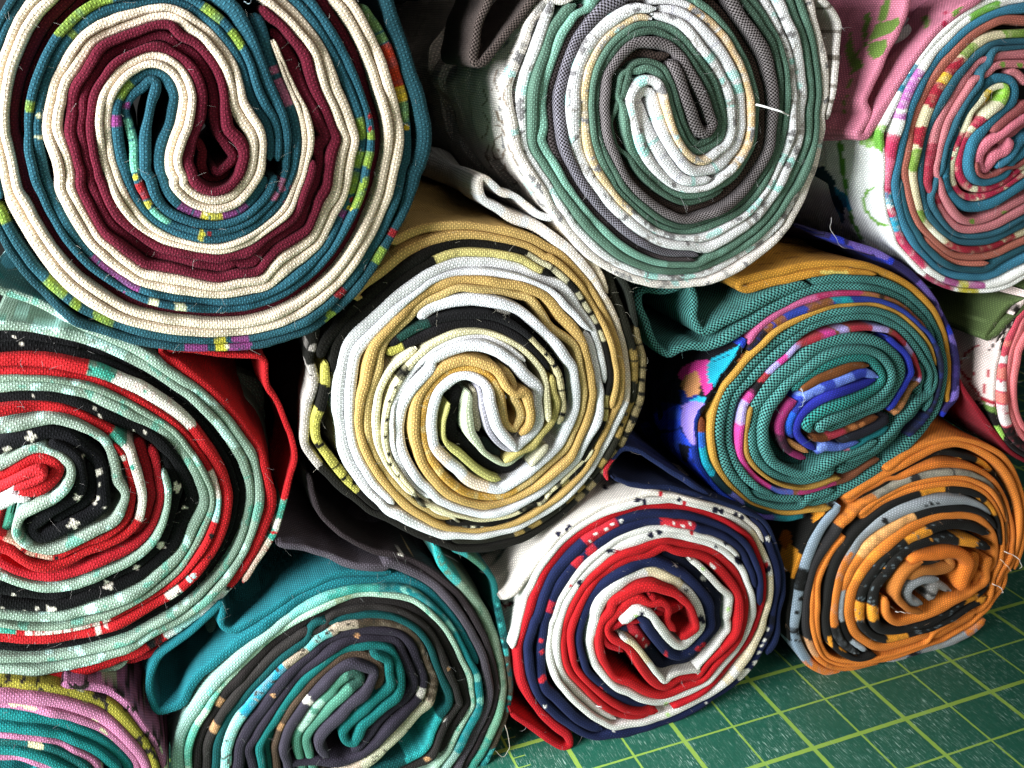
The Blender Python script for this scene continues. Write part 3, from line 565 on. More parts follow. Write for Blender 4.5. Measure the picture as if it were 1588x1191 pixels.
R3.band('''c4:365,205,6 350,330,14 370,450 410,530 470,600,9 590,650 700,580''', 11, 'BDC4A6', rec=0.05, label='sage print layer')
R3.band('''c4:405,195,6 412,330,10 425,460''', 10, 'AFA58C', rec=0.1, label='sage print layer')
R3.band('''c4:440,165,6 452,330 500,460 570,540 640,570''', 8, 'A8A3AC', rec=0.05, label='white tone on tone layer')
R3.band('''c4:250,275,5 210,400 215,490 300,560,11 400,640 500,712 560,722''', 9, 'B0AA66', rec=0.1, label='black and gold print layer')
R3.band('''c4:300,180,20 270,300 250,420 270,510 350,560 430,640 520,690 620,680 720,630''', 16, '121112', rec=0.2, label='black and gold print layer')
R3.band('''c4:450,500,12 480,560 560,620''', 12, '1B2524', rec=0.12, label='black and gold print layer')
R3.band('''c4:720,640,9 790,590 840,520''', 10, 'C9C2A6', label='sage print layer')
R3.build()

# ---- shot teal roll with blue floral side
for nm, r in dict(d1=(980,400,1258,608), d2=(1080,420,1500,735), d3=(980,560,1340,830), d4=(1220,560,1500,770), d5=(970,360,1500,820)).items(): crop(nm, *r)
CROPS['d5'] = (970, 360, 1372/530)
shot = fabric('shot_teal', pitch=0.42, contrast=0.35, bump=0.9, cross=srgb('0B1A1B'))
R4 = Roll('fabric_roll', 'shot teal fabric roll with bright blue floral edges at right of centre', -0.5, plain)
ST, MUST = '55968F', 'B98230'
R4.band('''d5:1290,700,9 1305,600 1295,480 1250,355 1190,265 1100,190 1000,148 900,126 750,132,12 600,165 520,185 476,202 468,222 492,232,11 560,217 680,187 780,166 900,158 1010,170,6''', 11, MUST, deep=16, label='mustard yellow layer', fine=[('E0B85A', 'fill', 'd1:1370,240 1588,215 1588,235 1380,262'), ('E0C468', 'line', 'd2:735,10,3 880,12,3'), ('8A5D20', 'line', 'd1:800,210,1.3 810,290,1.3'), ('8A5D20', 'line', 'd1:900,215,1.3 905,300,1.3'), ('8E6020', 'line', 'd1:860,135,0.9 960,110,0.9'), ('8E6020', 'line', 'd1:1120,60,0.9 1240,45,0.9'), ('8E6020', 'line', 'd5:600,85,0.9 650,75,0.9'), ('8E6020', 'line', 'd5:730,80,0.9 790,75,0.9'), ('8E6020', 'line', 'd5:640,105,0.9 700,98,0.9')])
R4.band('''d5:800,5,10 900,45 1020,85 1130,150 1225,245 1290,365 1325,500 1318,620 1270,740''', 10, '2A2350', deep=16, label='purple floral layer', marks=[('6F57A8', 'd5:930,50,12 980,65,10 1200,220,10'), ('2638B8', 'd5:850,25,12 1060,100,10 1300,400,8'), ('3A2E66', 'd5:1320,560,10')], blot=[('6A58A0', 3, 3, 0.68, 0), ('1F2C9A', 2.5, 2.5, 0.70, 2)])
R4.band('''p:1258,440;d2:850,55,12 1000,58 1120,82 1220,122 1310,190 1390,270 1440,370 1465,470 1472,600 1440,730;d4:1330,420 1240,570 1120,712 970,862 820,972 650,1082 500,1162;d3:1300,965 1100,990 950,965 820,920''', 12, ST, mat=shot, label='shot teal layer')
R4.strips[-1].P = R4.strips[-1].P
R4.band('''d2:1430,400,12 1370,310 1290,230 1200,160 1080,108 950,92 800,97 673,122;d1:1350,440 1200,512 1050,602 900,692 780,762 680,800 540,792 430,822 345,868 250,815 180,705 130,560 92,420 100,335 160,302 280,312 400,282 470,240 522,248 552,330 562,420 552,520 585,600 640,648 720,622 850,552 1000,472 1200,372 1400,292 1588,235''', 12, ST, mat=shot, deep=16, label='shot teal layer')
R4.band('''d1:1030,735,8 930,860 840,980 760,1100;d3:560,200 478,345 440,450 438,600 470,730 550,850 660,945 790,1022 900,1062 1060,1078 1200,1052''', 8, '15131A', deep=16, label='blue floral layer', marks=[('2B4FD8', 'd3:438,640,14 460,720,14 500,790,14 550,850,14 610,910,14 680,955,14 760,1005,14 830,1040,14'), ('5A4FA0', 'd3:900,1060,14 960,1065,10'), ('1E6F78', 'd3:1040,1075,14 1120,1070,12'), ('2440B0', 'd1:1000,760,7')],
 fine=[('182E80', 'fill', 'd3:130,200 440,200 560,1000 120,600'), ('101428', 'fill', 'd3:120,60 300,60 340,300 200,280 120,420'), ('2F55F0', 'fill', 'd3:150,360 330,300 350,420 300,470 160,470'), ('2F55F0', 'fill', 'd3:180,500 330,470 400,560 420,800 300,700'), ('3F66F0', 'fill', 'd3:240,340 330,320 340,400 250,400'), ('3F66F0', 'fill', 'd3:260,560 340,540 330,600 270,640'), ('1B3CC4', 'fill', 'd3:330,640 430,700 560,860 480,840'), ('161A2C', 'fill', 'd3:320,560 400,580 380,700 350,680 330,620'),
  ('9D83DE', 'fill', 'd3:345,300 420,270 500,290 450,340 425,400 425,480 442,580 400,570 350,480 330,400'), ('2DA6C8', 'fill', 'd3:390,270 450,240 510,250 500,285 430,275'), ('D23A8E', 'fill', 'd3:310,90 360,30 470,20 540,80 550,190 500,240 470,160 440,80 380,100 330,140'), ('C98A5A', 'fill', 'd3:330,170 380,90 450,60 470,130 460,220 390,250'), ('D23A8E', 'fill', 'd3:450,40 530,70 540,130 460,110'), ('1FA0B8', 'fill', 'd3:520,60 560,0 680,-40 660,30 600,100 570,180 530,140'), ('1FA0B8', 'fill', 'd1:660,960 720,890 900,800 960,760 900,900 780,1010 740,1130 680,1110'), ('123A50', 'line', 'd1:720,920,1 860,860,1'), ('D23A8E', 'fill', 'd1:450,960 560,910 680,900 660,990 590,1010')])
R4.band('''d3:462,390,9 478,450 486,520 498,640 540,755 620,858 720,938 830,1000 960,1032''', 9, '16333C', label='blue floral layer', marks=[('7A3E22', 'd3:465,400,8 478,450,8'), ('2B62C4', 'd3:480,530,8 488,580,8'), ('1E9CB4', 'd3:492,630,8 505,690,8 530,740,8'), ('6A6FC0', 'd3:690,930,7 740,960,7')])
R4.band('''d2:1410,560,7 1380,440 1310,350 1210,265 1100,218 980,197 850,208 720,232 590,290;d1:1440,540 1280,640 1130,780 1000,930 880,1060 820,1140;d3:680,130 600,260 550,385 535,520 558,650 618,775 715,885 830,962 950,1010 1100,1026 1250,1010 1350,980''', 10, 'B98A3C', label='mustard yellow layer')
R4.band('''d1:1030,765,7 1130,645 1230,555 1350,475 1560,392;d2:650,188 800,142 950,132 1080,147 1200,202 1300,282 1370,372''', 9, 'B4587F', label='pink floral layer', marks=[('A33058', 'd2:760,150,11 820,140,12 880,135,12 940,132,12'), ('8A5A30', 'd2:1010,138,10 1060,142,10 1110,155,10 1160,175,10 1210,205,10 1270,250,10 1330,310,10 1370,370,12'), ('3A2A20', 'd2:1090,150,5')])
R4.band('''d1:1040,830,8 1180,690;d2:400,385 500,300 600,248 700,214 820,180 950,172 1080,178 1200,222 1290,292 1370,372 1420,470 1428,600 1400,720 1330,850 1230,960''', 8, '2A3A8A', label='blue floral layer', marks=[('211A1C', 'd1:1040,830,10 1100,770,10 1160,710,10;d2:400,385,10'), ('7A4A26', 'd2:440,350,6 500,300,8 680,220,8 720,208,8 760,196,8'), ('1E8C92', 'd2:830,180,7 870,176,7'), ('27367E', 'd2:1350,350,20'), ('1D2030', 'd2:1420,600,26 1400,720,26 1330,850,26 1230,960,26 1425,500,22')])
R4.band('''d1:1010,850,8 900,990 800,1100;d3:600,140 520,280''', 8, '1A1718', label='blue floral layer', rec=0.05, marks=[('A0663C', 'd1:990,870,5 960,910,5')])
R4.band('''d4:520,882,11 700,802 850,702 970,602 1090,502 1200,392 1268,232 1290,60;d2:1390,560 1350,470 1290,380 1190,290 1080,242 950,226 800,252 690,292;d1:1480,632 1330,732 1200,832 1080,952 960,1082;d3:740,130 660,240 620,380 602,500 620,640 670,760 750,860 860,945 980,985 1100,995 1250,968 1400,918''', 15, ST, mat=shot, label='shot teal layer')
R4.band('''d2:1330,820,10 1370,720 1372,600 1330,490 1260,400 1180,322 1080,277 950,267 800,292 690,332;d1:1370,822 1230,942 1100,1072;d3:830,100 760,200 702,320 682,450 684,580 720,700 790,800 870,880 960,930''', 15, ST, mat=shot, label='shot teal layer')
rm = [('C7408C', 'd3:1060,10,9 1040,30,8 840,240,8 820,270,8 745,460,9 742,500,10 745,540,10 750,590,10 760,640,10 780,690,10 810,740,10 850,790,10 890,830,10 930,860,9;d2:540,525,8 770,390,9 800,382,8'), ('A79AD0', 'd3:1000,50,8 980,80,7 790,320,8 775,360,8 765,400,7;d2:480,575,8 460,600,6 600,460,8 570,495,8 880,355,8 1060,350,10 1100,355,9 1240,440,9 1260,465,8 1320,640,7'), ('9E2F3A', 'd3:930,130,8 905,165,8;d2:650,430,10 700,412,10 730,400,8 960,345,11 1000,340,11 1180,385,9 1210,410,8 1290,520,9 1305,570,9 1300,610,8'), ('1A1618', 'd3:880,190,8 860,215,6'), ('4A5AA8', 'd3:990,880,7 1050,890,8 1090,890,6'), ('A8366C', 'd3:1180,890,9 1240,880,9 1300,870,8 1380,850,8'), ('7E5A36', 'd2:1290,690,9 1260,740,10 1230,790,10 1190,840,10'), ('C08254', 'd2:1170,850,9 1220,800,7')]
R4.band('''d4:850,885,7 700,962 560,1050 420,1090;d3:1250,885 1120,905 1000,895 910,850 850,800 785,715 750,620 745,500 762,410 790,320 838,245 885,180 925,130 1000,50;d2:480,575 535,522 600,452 680,418 780,385 880,358 980,345 1080,350 1150,358 1205,402 1260,470 1300,545 1318,640 1270,700 1215,795 1165,850''', 10, '7A4A34', label='red and lilac floral layer', marks=rm)
R4.band('''d3:830,320,5 802,420 792,550 812,660 880,742 960,812 1080,852 1180,872 1300,850 1430,800''', 6, '9A7434', label='mustard yellow layer')
R4.band('''d4:450,962,14 620,892 800,792 960,682 1080,562 1172,460 1240,300 1250,150;d2:1320,570 1300,640''', 14, ST, mat=shot, rec=0.1, label='shot teal layer')
R4.band('''d4:450,962,15 250,1050;d3:1180,832 1050,812 940,762 860,682 828,570 830,450 860,330 920,240 1000,150 1140,60;d2:700,482 820,432 950,412 1060,427 1140,482 1190,560 1190,650 1150,732 1090,800 1000,862 880,912 780,952''', 15, ST, mat=shot, label='shot teal layer')
R4.band('''d4:800,722,14 640,802 480,882 300,972;d3:1180,792 1060,762 970,702 912,600 892,500 912,390 970,290 1060,190 1180,110;d2:780,502 900,462 1020,467 1100,522 1140,600 1120,692 1050,762 950,822 850,862 760,892 700,930''', 14, ST, mat=shot, label='shot teal layer')
R4.band('''d2:560,690,12 700,592 830,542 950,512 1030,522 1080,582 1080,652 1020,712 920,762 800,812 720,852 672,900 690,940''', 13, '388F86', mat=shot, label='shot teal layer')
R4.band('''d3:1190,735,12 1080,680 1000,600 960,500 1000,380 1050,290''', 12, '1C4F4A', mat=shot, rec=0.2, label='shot teal layer')
R4.band('''d2:1068,636,7 1000,600,13 920,622 830,662 740,692 660,732 600,792 558,870 550,945 572,990''', 14, '3342A8', label='bright blue layer', marks=[('7088D8', 'd2:720,700,7 850,650,10 900,630,8 660,735,8 1030,612,6 1065,635,8'), ('2F6BE8', 'd2:560,870,10 550,920,9')])
R4.band('''d2:1062,646,7 980,684,10 880,714 780,752 700,794 640,842 608,900 602,960 640,1010 700,1060''', 10, '262B8C', label='bright blue layer')
R4.band('''d2:700,1062,8 740,1040,12 850,1022 950,990''', 12, '4C60A8', label='bright blue layer', marks=[('6F86CC', 'd2:740,1040,8 850,1020,6')])
R4.band('''d2:1020,562,8 930,570,12 820,612 720,642 650,682 625,715''', 12, '6B3F20', label='brown floral layer')
R4.band('''d2:585,765,8 522,832,10 496,900 512,980 562,1060 645,1092''', 9, '7A2350', label='magenta floral layer', marks=[('2A1420', 'd2:512,980,8 540,1030,8')])
R4.band('''d2:540,992,8 600,1040,11 665,1075''', 10, 'B9824E', label='brown floral layer')
R4.band('''d4:220,690,8 330,690,10 400,660 510,640 600,592 700,542 800,482''', 10, '5A3218', label='brown floral layer', marks=[('9E3040', 'd4:400,660,8 450,645,8 490,640,7'), ('A8693C', 'd4:600,595,6 660,560,5')])
R4.band('''d4:470,735,12 620,682,20 720,612 820,542 900,480''', 20, '24242C', label='dark floral layer')
R4.band('''d4:520,800,6 620,762,9 720,712 820,642 910,590''', 8, '1F6E74', label='teal floral layer', marks=[('A86A80', 'd4:530,790,5')])
R4.band('''d2:1115,385,8 1160,432 1230,492 1252,550 1270,602 1222,672 1170,742 1128,820''', 9, '2B36A0', label='bright blue layer')
R4.build()

# ---- rose pink and blue roll with the white floral side
for nm, r in dict(e1=(1260,0,1588,246), e2=(1260,220,1588,466)).items(): crop(nm, *r)
R5 = Roll('fabric_roll', 'rose pink and blue fabric roll with white vine print side at upper right', -0.55, plain)
PK, BL, RP = 'B26C70', '387088', '9A2942'
fl = [('8E2A44', 'e2:640,790,4'), ]
R5.band('''p:1605,-25;e1:1300,42,7 1060,172 925,285 805,440 760,512 680,640 620,745 560,880 510,1000 520,1100;e2:532,200 528,350 556,520 600,650 650,780 740,885 830,985 900,1032 1000,1082 1100,1112 1250,1122 1350,1110 1480,1070 1588,1000''', 9, 'EEEDE8', deep=16, label='white vine print layer', marks=[('2C7D94', 'e1:760,510,9 720,570,6 690,620,9 660,660,6'), ('8FBF55', 'e1:510,1000,10 520,1060,10'), ('A03050', 'e2:870,1020,8 920,1045,8 970,1070,8 1030,1090,8'), ('C6B83E', 'e2:1120,1115,8 1180,1120,8 1230,1120,6')],
 fine=[('5E9A3C', 'line', 'e2:205,-20,3.6 215,100,3.6 240,300,3.4 260,450,3.2 300,600,3 360,720,2.6'), ('78A84A', 'line', 'e2:460,345,2.2 410,370,2.2 385,430,2.2 395,500,2.2 440,570,2.2 500,620,2.2 560,625,2.2'), ('6FA744', 'fill', 'e1:440,1010 500,960 560,1040 520,1150 470,1100'),
  ('2E8DB0', 'fill', 'e2:160,330 260,400 300,500 270,520 180,430'), ('23404A', 'fill', 'e2:0,200 80,180 180,300 160,360 240,480 240,610 180,560 120,440 160,620 60,600 0,480'), ('2F6F88', 'fill', 'e2:160,480 240,560 230,610 180,590')])
R5.band('''e1:1588,-10,12 1400,45 1300,78 1200,138 1080,245 960,372 870,485 800,575 740,685 680,812 650,920 612,1080;e2:590,180 580,330 590,445 620,560 660,680 725,790 820,895 900,968 1000,1022 1080,1048 1130,1060 1230,1070 1320,1078 1430,1040 1588,960''', 14, 'EEECE6', label='white vine print layer', marks=[('6FA744', 'e1:1220,110,10 1260,85,12 1310,65,12 1360,45,10'), ('B86AAE', 'e1:810,560,7 780,630,9 750,680,10 730,720,9 700,780,9 660,870,6'), ('BE3A5C', 'e1:610,1060,10 605,1120,10;e2:595,20,12 595,80,12 590,140,8 582,330,10 560,400,5 600,540,8 640,700,10 670,760,10 710,800,10 760,850,10 820,905,10'), ('D86A84', 'e2:590,180,11 585,240,12 580,290,10'), ('2F94B0', 'e2:600,430,9 630,600,9 640,640,8'), ('A8548A', 'e2:1030,1040,8 1080,1050,8 1210,1070,9 1250,1072,7'), ('C9BE45', 'e2:1135,1060,7')])
R5.band('''e1:1588,52,14 1450,72 1330,122 1200,202 1080,312 970,442 890,562 820,692 760,822 710,952 682,1080;e2:652,170 646,300 660,430 690,550 740,672 800,782 880,882 960,962 1060,1012 1200,1032 1340,1022 1450,962 1588,872''', 13, BL, label='blue layer')
R5.band('''e2:690,280,8 715,430 752,560,11 825,690 900,792 980,882 1070,942 1200,962 1310,960 1400,902 1500,842 1588,790''', 11, '27505C', label='dark teal layer')
R5.band('''e1:1588,150,12 1450,142 1330,182 1200,272 1080,382 980,492 900,612 840,732 790,852 760,992 742,1140;e2:716,250 720,380 762,520 800,620 880,702 960,782 1060,852 1180,872 1330,860 1450,820 1588,760''', 11, 'A05E50', label='dusty pink layer')
R5.band('''e1:1588,205,9 1450,195 1340,225;e2:860,745,9 950,842 1050,892 1180,912 1320,912''', 9, 'A05E50', label='dusty pink layer', rec=0.05) if False else None
R5.band('''e2:840,720,9 950,842 1050,892 1180,912 1325,915''', 10, 'B36A5A', label='dusty pink layer')
R5.band('''e1:1588,262,11 1480,262 1400,272 1300,312 1210,382 1120,482 1060,542 1010,612 960,692 910,782 870,882 830,1000 800,1100;e2:780,150 770,280 788,430 822,560 880,662 960,732 1050,782 1200,812 1350,792 1588,705''', 11, 'BFB391', label='floral print layer', marks=[('6E8A3A', 'e1:1588,260,14 1520,262,14 1220,375,8 1180,415,6 960,690,5;e2:785,110,9 780,170,10 820,560,9'), ('8E2230', 'e1:1110,480,8 1075,520,9 1050,560,7 980,650,8 945,710,10 920,760,10 825,1010,10 820,1050,8;e2:1030,775,8 1080,790,10 1140,800,10 1200,805,10 1260,800,10 1320,795,10 1400,775,10 1500,740,10'), ('C9A52E', 'e1:1015,605,9'), ('D8D4BE', 'e2:900,680,8 950,730,8')])
R5.band('''e1:1588,312,12 1480,322 1370,342 1260,412 1150,512 1060,632 980,762 920,902 880,1032 842,1160;e2:830,200 830,330 862,460 912,580 992,682 1090,742 1200,762 1330,750 1460,690 1588,622''', 11, '2C5563', label='blue layer')
R5.band('''e1:1588,352,8 1480,360 1390,375;e2:905,480,8 935,540 1020,642 1120,702 1220,712 1350,692 1588,572''', 9, '2C5563', label='blue layer')
R5.band('''e1:1588,402,13 1480,412 1370,432 1260,512 1160,622 1080,732 1010,852 960,982 930,1120;e2:902,220 920,370 962,480 1012,570 1080,642 1180,662 1300,642 1430,592 1588,512''', 13, PK, label='rose pink layer', marks=[('8E2A3A', 'e2:905,60,10 900,120,10 900,180,10 905,240,10 915,300,10 925,360,10 945,420,9')])
R5.band('''e1:1588,482,10 1450,482 1350,502 1250,592 1170,692 1100,812 1030,942 990,1080;e2:962,200 962,340 1002,440 1062,530 1140,592 1250,602 1380,562 1588,452''', 12, PK, label='rose pink layer', marks=[('6E8A3A', 'e1:1430,485,5 1560,490,5;e2:1200,597,5 1440,535,5')])
R5.band('''e2:1588,300,13 1470,392 1350,462 1240,492 1160,482 1080,422 1022,330 1010,200 1040,80;e1:1110,972 1170,852 1240,742 1320,652 1420,592 1500,602 1542,680 1530,772 1450,852 1360,932 1280,1012 1210,1100;e2:1182,180 1212,270 1280,302 1380,282 1480,212 1588,110''', 13, '30677C', label='blue layer', marks=[('1B4450', 'e2:1020,330,12 1010,200,12 1030,100,12;e1:1060,1080,12 1110,972,12 1140,900,12 1170,852,12 1200,800,12 1240,742,12 1280,690,12 1320,652,12')])
R5.band('''e2:1588,205,9 1420,322 1300,352 1220,350 1160,292 1122,200 1140,100;e1:1170,1060 1210,980 1270,922 1340,852 1440,782 1480,702 1470,650 1400,655 1340,695 1290,782 1200,882 1150,980;e2:1075,60 1068,200 1072,300 1120,388 1210,428 1290,420 1400,372 1588,265''', 10, 'CFC8A8', label='floral print layer', rec=0.05, marks=[('9E2942', 'e2:1125,200,10 1135,140,10 1150,80,10 1145,260,8 1180,320,8 1300,355,10 1360,340,10 1420,320,10 1480,285,10 1540,240,10 1100,375,8 1150,410,9 1200,428,9 1300,418,9 1350,400,9 1420,370,9 1500,310,10;e1:1175,1040,10 1150,1090,10 1280,920,9 1240,940,8'), ('7FAE3C', 'e1:1480,700,12 1460,760,8'), ('C9A92E', 'e1:1340,700,7')])
R5.band('''e1:1400,690,8 1390,740 1320,800 1230,855''', 10, 'B08A2C', label='floral print layer', rec=0.2, marks=[('7E1F28', 'e1:1240,850,8 1370,690,6')])
R5.band('''e1:1620,840,13 1500,932 1400,1022 1310,1110;e2:1268,100 1262,170 1300,212 1350,172 1400,122 1470,100 1492,40 1480,-30''', 13, 'C06A78', label='rose pink layer')
R5.band('''e2:1588,150,7 1400,240 1290,270 1225,235 1215,150''', 8, '8A4A46', label='rose pink layer')
R5.band('''e1:1588,1010,8 1520,1090;e2:1510,60 1440,130''', 9, BL, label='blue layer') if False else None
R5.band('''e1:1640,640,10 1590,590 1545,552 1480,545''', 10, PK, label='rose pink layer')
R5.band('''e1:1640,760,12 1600,840 1530,905 1460,960 1400,1020''', 10, '8E4C4C', label='rose pink layer')
R5.band('''e1:1640,1000,12 1588,1050 1530,1110;e2:1520,70 1450,140 1380,185''', 11, BL, label='blue layer')
R5.band('''e1:1640,910,12 1560,960 1480,1040;e2:1470,30''', 11, 'A85E68', label='rose pink layer', rec=0.05)
leaf = '67803A'
R5.band('''e1:745,-60,12 705,80 640,230 565,380 505,520 440,660 398,760 424,862 372,962 345,1018 400,1022 455,930 535,800 645,650 765,480 872,332 985,192 1100,72 1240,-30;p:1535,-45''', 11, 'C6778B', deep=16, label='rose pink leaf print fold', name='fabric_fold', crease=1.5,
 fine=[(leaf, 'fill', 'e1:390,110 430,95 440,150 420,230 380,330 370,260'), (leaf, 'fill', 'e1:540,0 580,0 560,130 500,200 490,120'), (leaf, 'fill', 'e1:480,180 650,130 660,170 600,240 480,290 420,320 440,240'), (leaf, 'fill', 'e1:410,330 560,290 560,340 520,420 460,450 420,420'), (leaf, 'fill', 'e1:250,330 290,240 320,400 390,490 330,540 290,520 250,420'), (leaf, 'line', 'e1:300,530,1.6 265,680,1.4 235,780,1.4 245,860,1.4'), (leaf, 'line', 'e1:330,410,1.6 400,320,1.6'), (leaf, 'fill', 'e1:820,130 870,110 885,170 850,230 830,190'), (leaf, 'fill', 'e1:1040,90 1130,40 1120,70 1060,130'), ('A82A48', 'dot', 'e1:1000,95,4 990,180,5')])
R5.build()

# ---- red, mint and black star roll
for nm, r in dict(f1=(0,490,397,788), f2=(0,770,397,1068), f3=(220,500,500,710), f4=(210,740,607,1038), k10=(0,1000,300,1191)).items(): crop(nm, *r)
R6 = Roll('fabric_roll', 'red, mint and black fabric roll with white stars at the left edge', -0.45, plain)
RD, MT, BKK = 'B21E22', '8A9F8E', '0A090A'
wet = [('6B9F8C', 6, 6, 0.72, 0), ('B9DDD2', 5, 5, 0.72, 4)]
star = [('D9CFC0', 'f1:190,750,8 45,840,7 610,970,7 580,1130,8 1095,1065,8 1140,1185,3 130,175,3 90,130,3 205,495,3 735,718,3 825,722,4 900,715,3 620,625,3 590,570,3 515,870,3 615,1045,3;f2:580,20,8 455,170,9 1000,305,6 845,440,5 670,550,8 320,710,9 480,10,6 1095,685,4 1035,735,3 85,605,3 90,710,2 155,715,2 15,690,2 230,700,2 185,980,3 315,975,5 655,70,2', 'star')]
prt = [('E6DED2', 'f1:740,390,11 790,405,11 840,425,11 890,455,11 940,490,11 990,525,11 1040,560,11 1090,590,11 1140,625,11 1180,655,9 790,830,9 800,870,9 825,920,9 845,990,9 860,1050,9 880,1110,9 890,1160,9 1320,990,7 1350,1060,7 1355,1110,7;f2:880,60,10 880,110,9 1300,430,9 1280,470,8 1080,630,9 1110,610,8;f4:880,290,9 890,310,8;f2:660,790,6 600,805,7 540,815,7 480,825,7 420,835,7 360,845,7 300,850,7 240,855,7 180,860,6'), ('3F9A86', 'f1:590,325,11 630,340,11 670,355,10 720,755,9 750,780,7 900,470,3 820,940,4;f2:60,840,9 0,830,9;f4:910,170,8 900,220,9 900,350,7 870,380,6'), ('A5DCD6', 'f1:1365,1160,8;f2:1350,60,8 1345,120,8 1240,510,10 1210,550,10 1170,590,9 1130,610,5'), ('1C1A1A', 'f1:555,330,2 710,370,2 680,730,2 780,795,2;f2:1110,600,2 1310,400,3 1310,245,5 1300,380,2 350,380,3 240,370,2 145,340,2'), ('C79A86', 'f2:300,375,7 260,375,7 190,355,7 110,310,7 60,270,7')]
R6.band('''p:-20,428;a3:0,760,14 120,795 250,850 400,920 550,990 700,1060 850,1130;f1:930,262 1080,365 1250,488 1400,635 1500,765 1585,900;f4:765,90 740,230 700,370 640,500 560,610 460,712 340,805 200,890 60,965;f2:830,920 650,980 450,1030 250,1060 0,1062;p:-40,1035''', 12, MT, deep=16, label='mint green layer', blot=wet, crease=1.6, fine=[('6BB9AE', 'fill', 'a3:0,820 120,850 140,930 0,930'), ('BFE6E4', 'dot', 'a3:400,900,14 60,570,14 30,500,10 450,930,8'), ('57A99C', 'fill', 'a3:0,860 60,880 120,920 0,925')])
R6.band('''f1:-60,55,15 150,72 300,102 450,132 600,182 760,252 900,332 1050,422 1180,522 1310,642 1420,772 1500,912 1550,1050;f2:1550,60 1520,200 1460,330 1370,460 1260,580 1120,690 970,780 800,860 620,930 430,980 230,1012 0,1012''', 14, MT, label='mint green layer', blot=wet)
R6.band('''f3:290,250,9 232,226 180,255 218,320 340,385,14 480,485 620,605 740,735 850,865 950,1005 1040,1150;f4:835,150 800,280 745,420 675,560 600,662 560,708 510,752 430,822 330,902 220,982;f2:960,910 800,1010 650,1052 450,1100 250,1132 0,1150''', 15, RD, deep=16, label='bright red layer', marks=[('D8E2DE', 'f4:530,730,8 560,700,6 500,765,8 460,795,8 430,830,8 400,850,8 250,965,9 220,990,7'), ('A5D5D0', 'f4:370,880,8 340,900,8 310,925,8 280,945,8'), ('1A1A1A', 'f4:575,690,4 490,775,2 300,940,2;f2:940,930,6 980,905,6 80,1100,8 150,1115,7'), ('E6DED2', 'f2:30,1095,6 60,1130,6 120,1132,5')])
R6.band('''f3:150,215,9 300,235 600,272 850,292 1035,295 1082,340 1092,450 1112,590 1180,690 1250,850 1310,1000 1350,1190;f4:950,20 930,120 908,200 885,290 868,345 830,410 780,490 720,575 660,650''', 10, RD, deep=16, label='bright red fold', name='fabric_fold', marks=prt+[('B9AE9C', 'f4:820,420,8 790,470,8 760,520,8 730,560,8 690,610,8')])
R6.band('''f2:1060,930,9 960,1010 830,1055 740,1060''', 10, 'A01A22', rec=0.15, label='bright red layer')
R6.band('''f2:800,1050,8 720,1090 600,1112 450,1142 320,1155''', 9, MT, rec=0.1, label='mint green layer', marks=[('D9CFC0', 'f2:300,1155,6 370,1150,6')])
R6.band('''f1:-60,178,34 150,175 300,195,28 450,222,24 600,260,21 750,318,18 900,388,17 1000,448,18 1100,518,20 1230,635,22 1340,780 1420,905 1475,1040 1490,1150;f2:1440,230 1360,390 1260,520 1140,635 990,722 820,815 640,880 450,932 250,958 0,952''', 20, BKK, n=2, rec=0.12, label='black star print layer', marks=star)
R6.band('''f1:-60,292,20 150,282 300,290 450,305 600,330 720,375 850,430 950,500 1080,580 1180,655 1245,745 1320,860 1380,980 1405,1100;f2:1405,120 1370,250 1330,340 1285,425 1200,525 1080,630 980,692 820,772 650,842 450,890 250,910 0,902''', 19, RD, label='bright red layer', marks=prt)
R6.band('''f1:-60,342,10 200,352 400,372 600,412 760,482 920,562 1060,655 1180,765 1265,880 1320,990 1352,1100;f2:1350,100 1330,190 1288,290 1200,420 1080,550 930,662 770,752 670,795 600,808 400,842 150,860 60,842 -40,830''', 11, RD, label='bright red layer', marks=prt)
R6.band('''f1:-60,402,9 200,382 400,402 600,452 780,532 930,622 1080,722 1190,852 1270,982 1312,1100;f2:1310,60 1270,190 1200,332 1110,462 980,572 830,662 680,742 500,785 300,812 100,802 -40,780''', 9, '7E907E', label='mint green layer', blot=wet)
R6.band('''f1:-60,455,16 180,432 350,442 530,492 700,562 850,642 1000,735 1090,832 1180,952 1248,1075;f2:1265,10 1268,70 1200,202 1150,320 1050,432 920,532 780,612 620,682 450,735 280,755 100,752 -40,735''', 15, MT, label='mint green layer', blot=wet)
R6.band('''f1:-60,525,17 150,502 320,512 480,552 620,612 760,672 900,722 1020,792 1110,902 1172,1020 1202,1150;f2:1190,60 1120,202 1080,332 970,422 880,522 720,592 560,642 430,690 250,718 -40,690''', 17, BKK, rec=0.06, label='black star print layer', marks=star)
R6.band('''f1:1005,870,12 1060,1000 1105,1090;f2:1090,30 1035,230 980,342 880,432 740,502 620,562 470,602 330,642 150,622 -40,590''', 17, BKK, rec=0.06, label='black star print layer', marks=star)
R6.band('''f1:-60,602,12 120,582 280,572 430,592 560,652 660,705 725,762 785,822 818,920 850,1010 880,1100;f2:888,30 880,100 852,175 780,242 680,292 550,342 430,402 310,442 180,412 100,362 -40,285''', 15, RD, label='bright red layer', marks=prt)
R6.band('''f1:700,800,8 760,872 800,982 822,1100;f2:815,60 780,152 680,242 540,302 430,352 360,382 270,372 170,352 90,282 -40,240''', 10, RD, label='bright red layer', marks=prt)
R6.band('''f1:850,785,12 890,900 922,1010 935,1150;f2:925,60 890,200 830,262''', 12, '8A151E', rec=0.15, label='bright red layer')
R6.band('''f1:930,825,11 970,920 992,1050;f2:1000,20 980,90 940,182 860,292 740,372 600,432 450,492 300,520 150,502 -40,410''', 12, 'A81D26', rec=0.05, label='bright red layer')
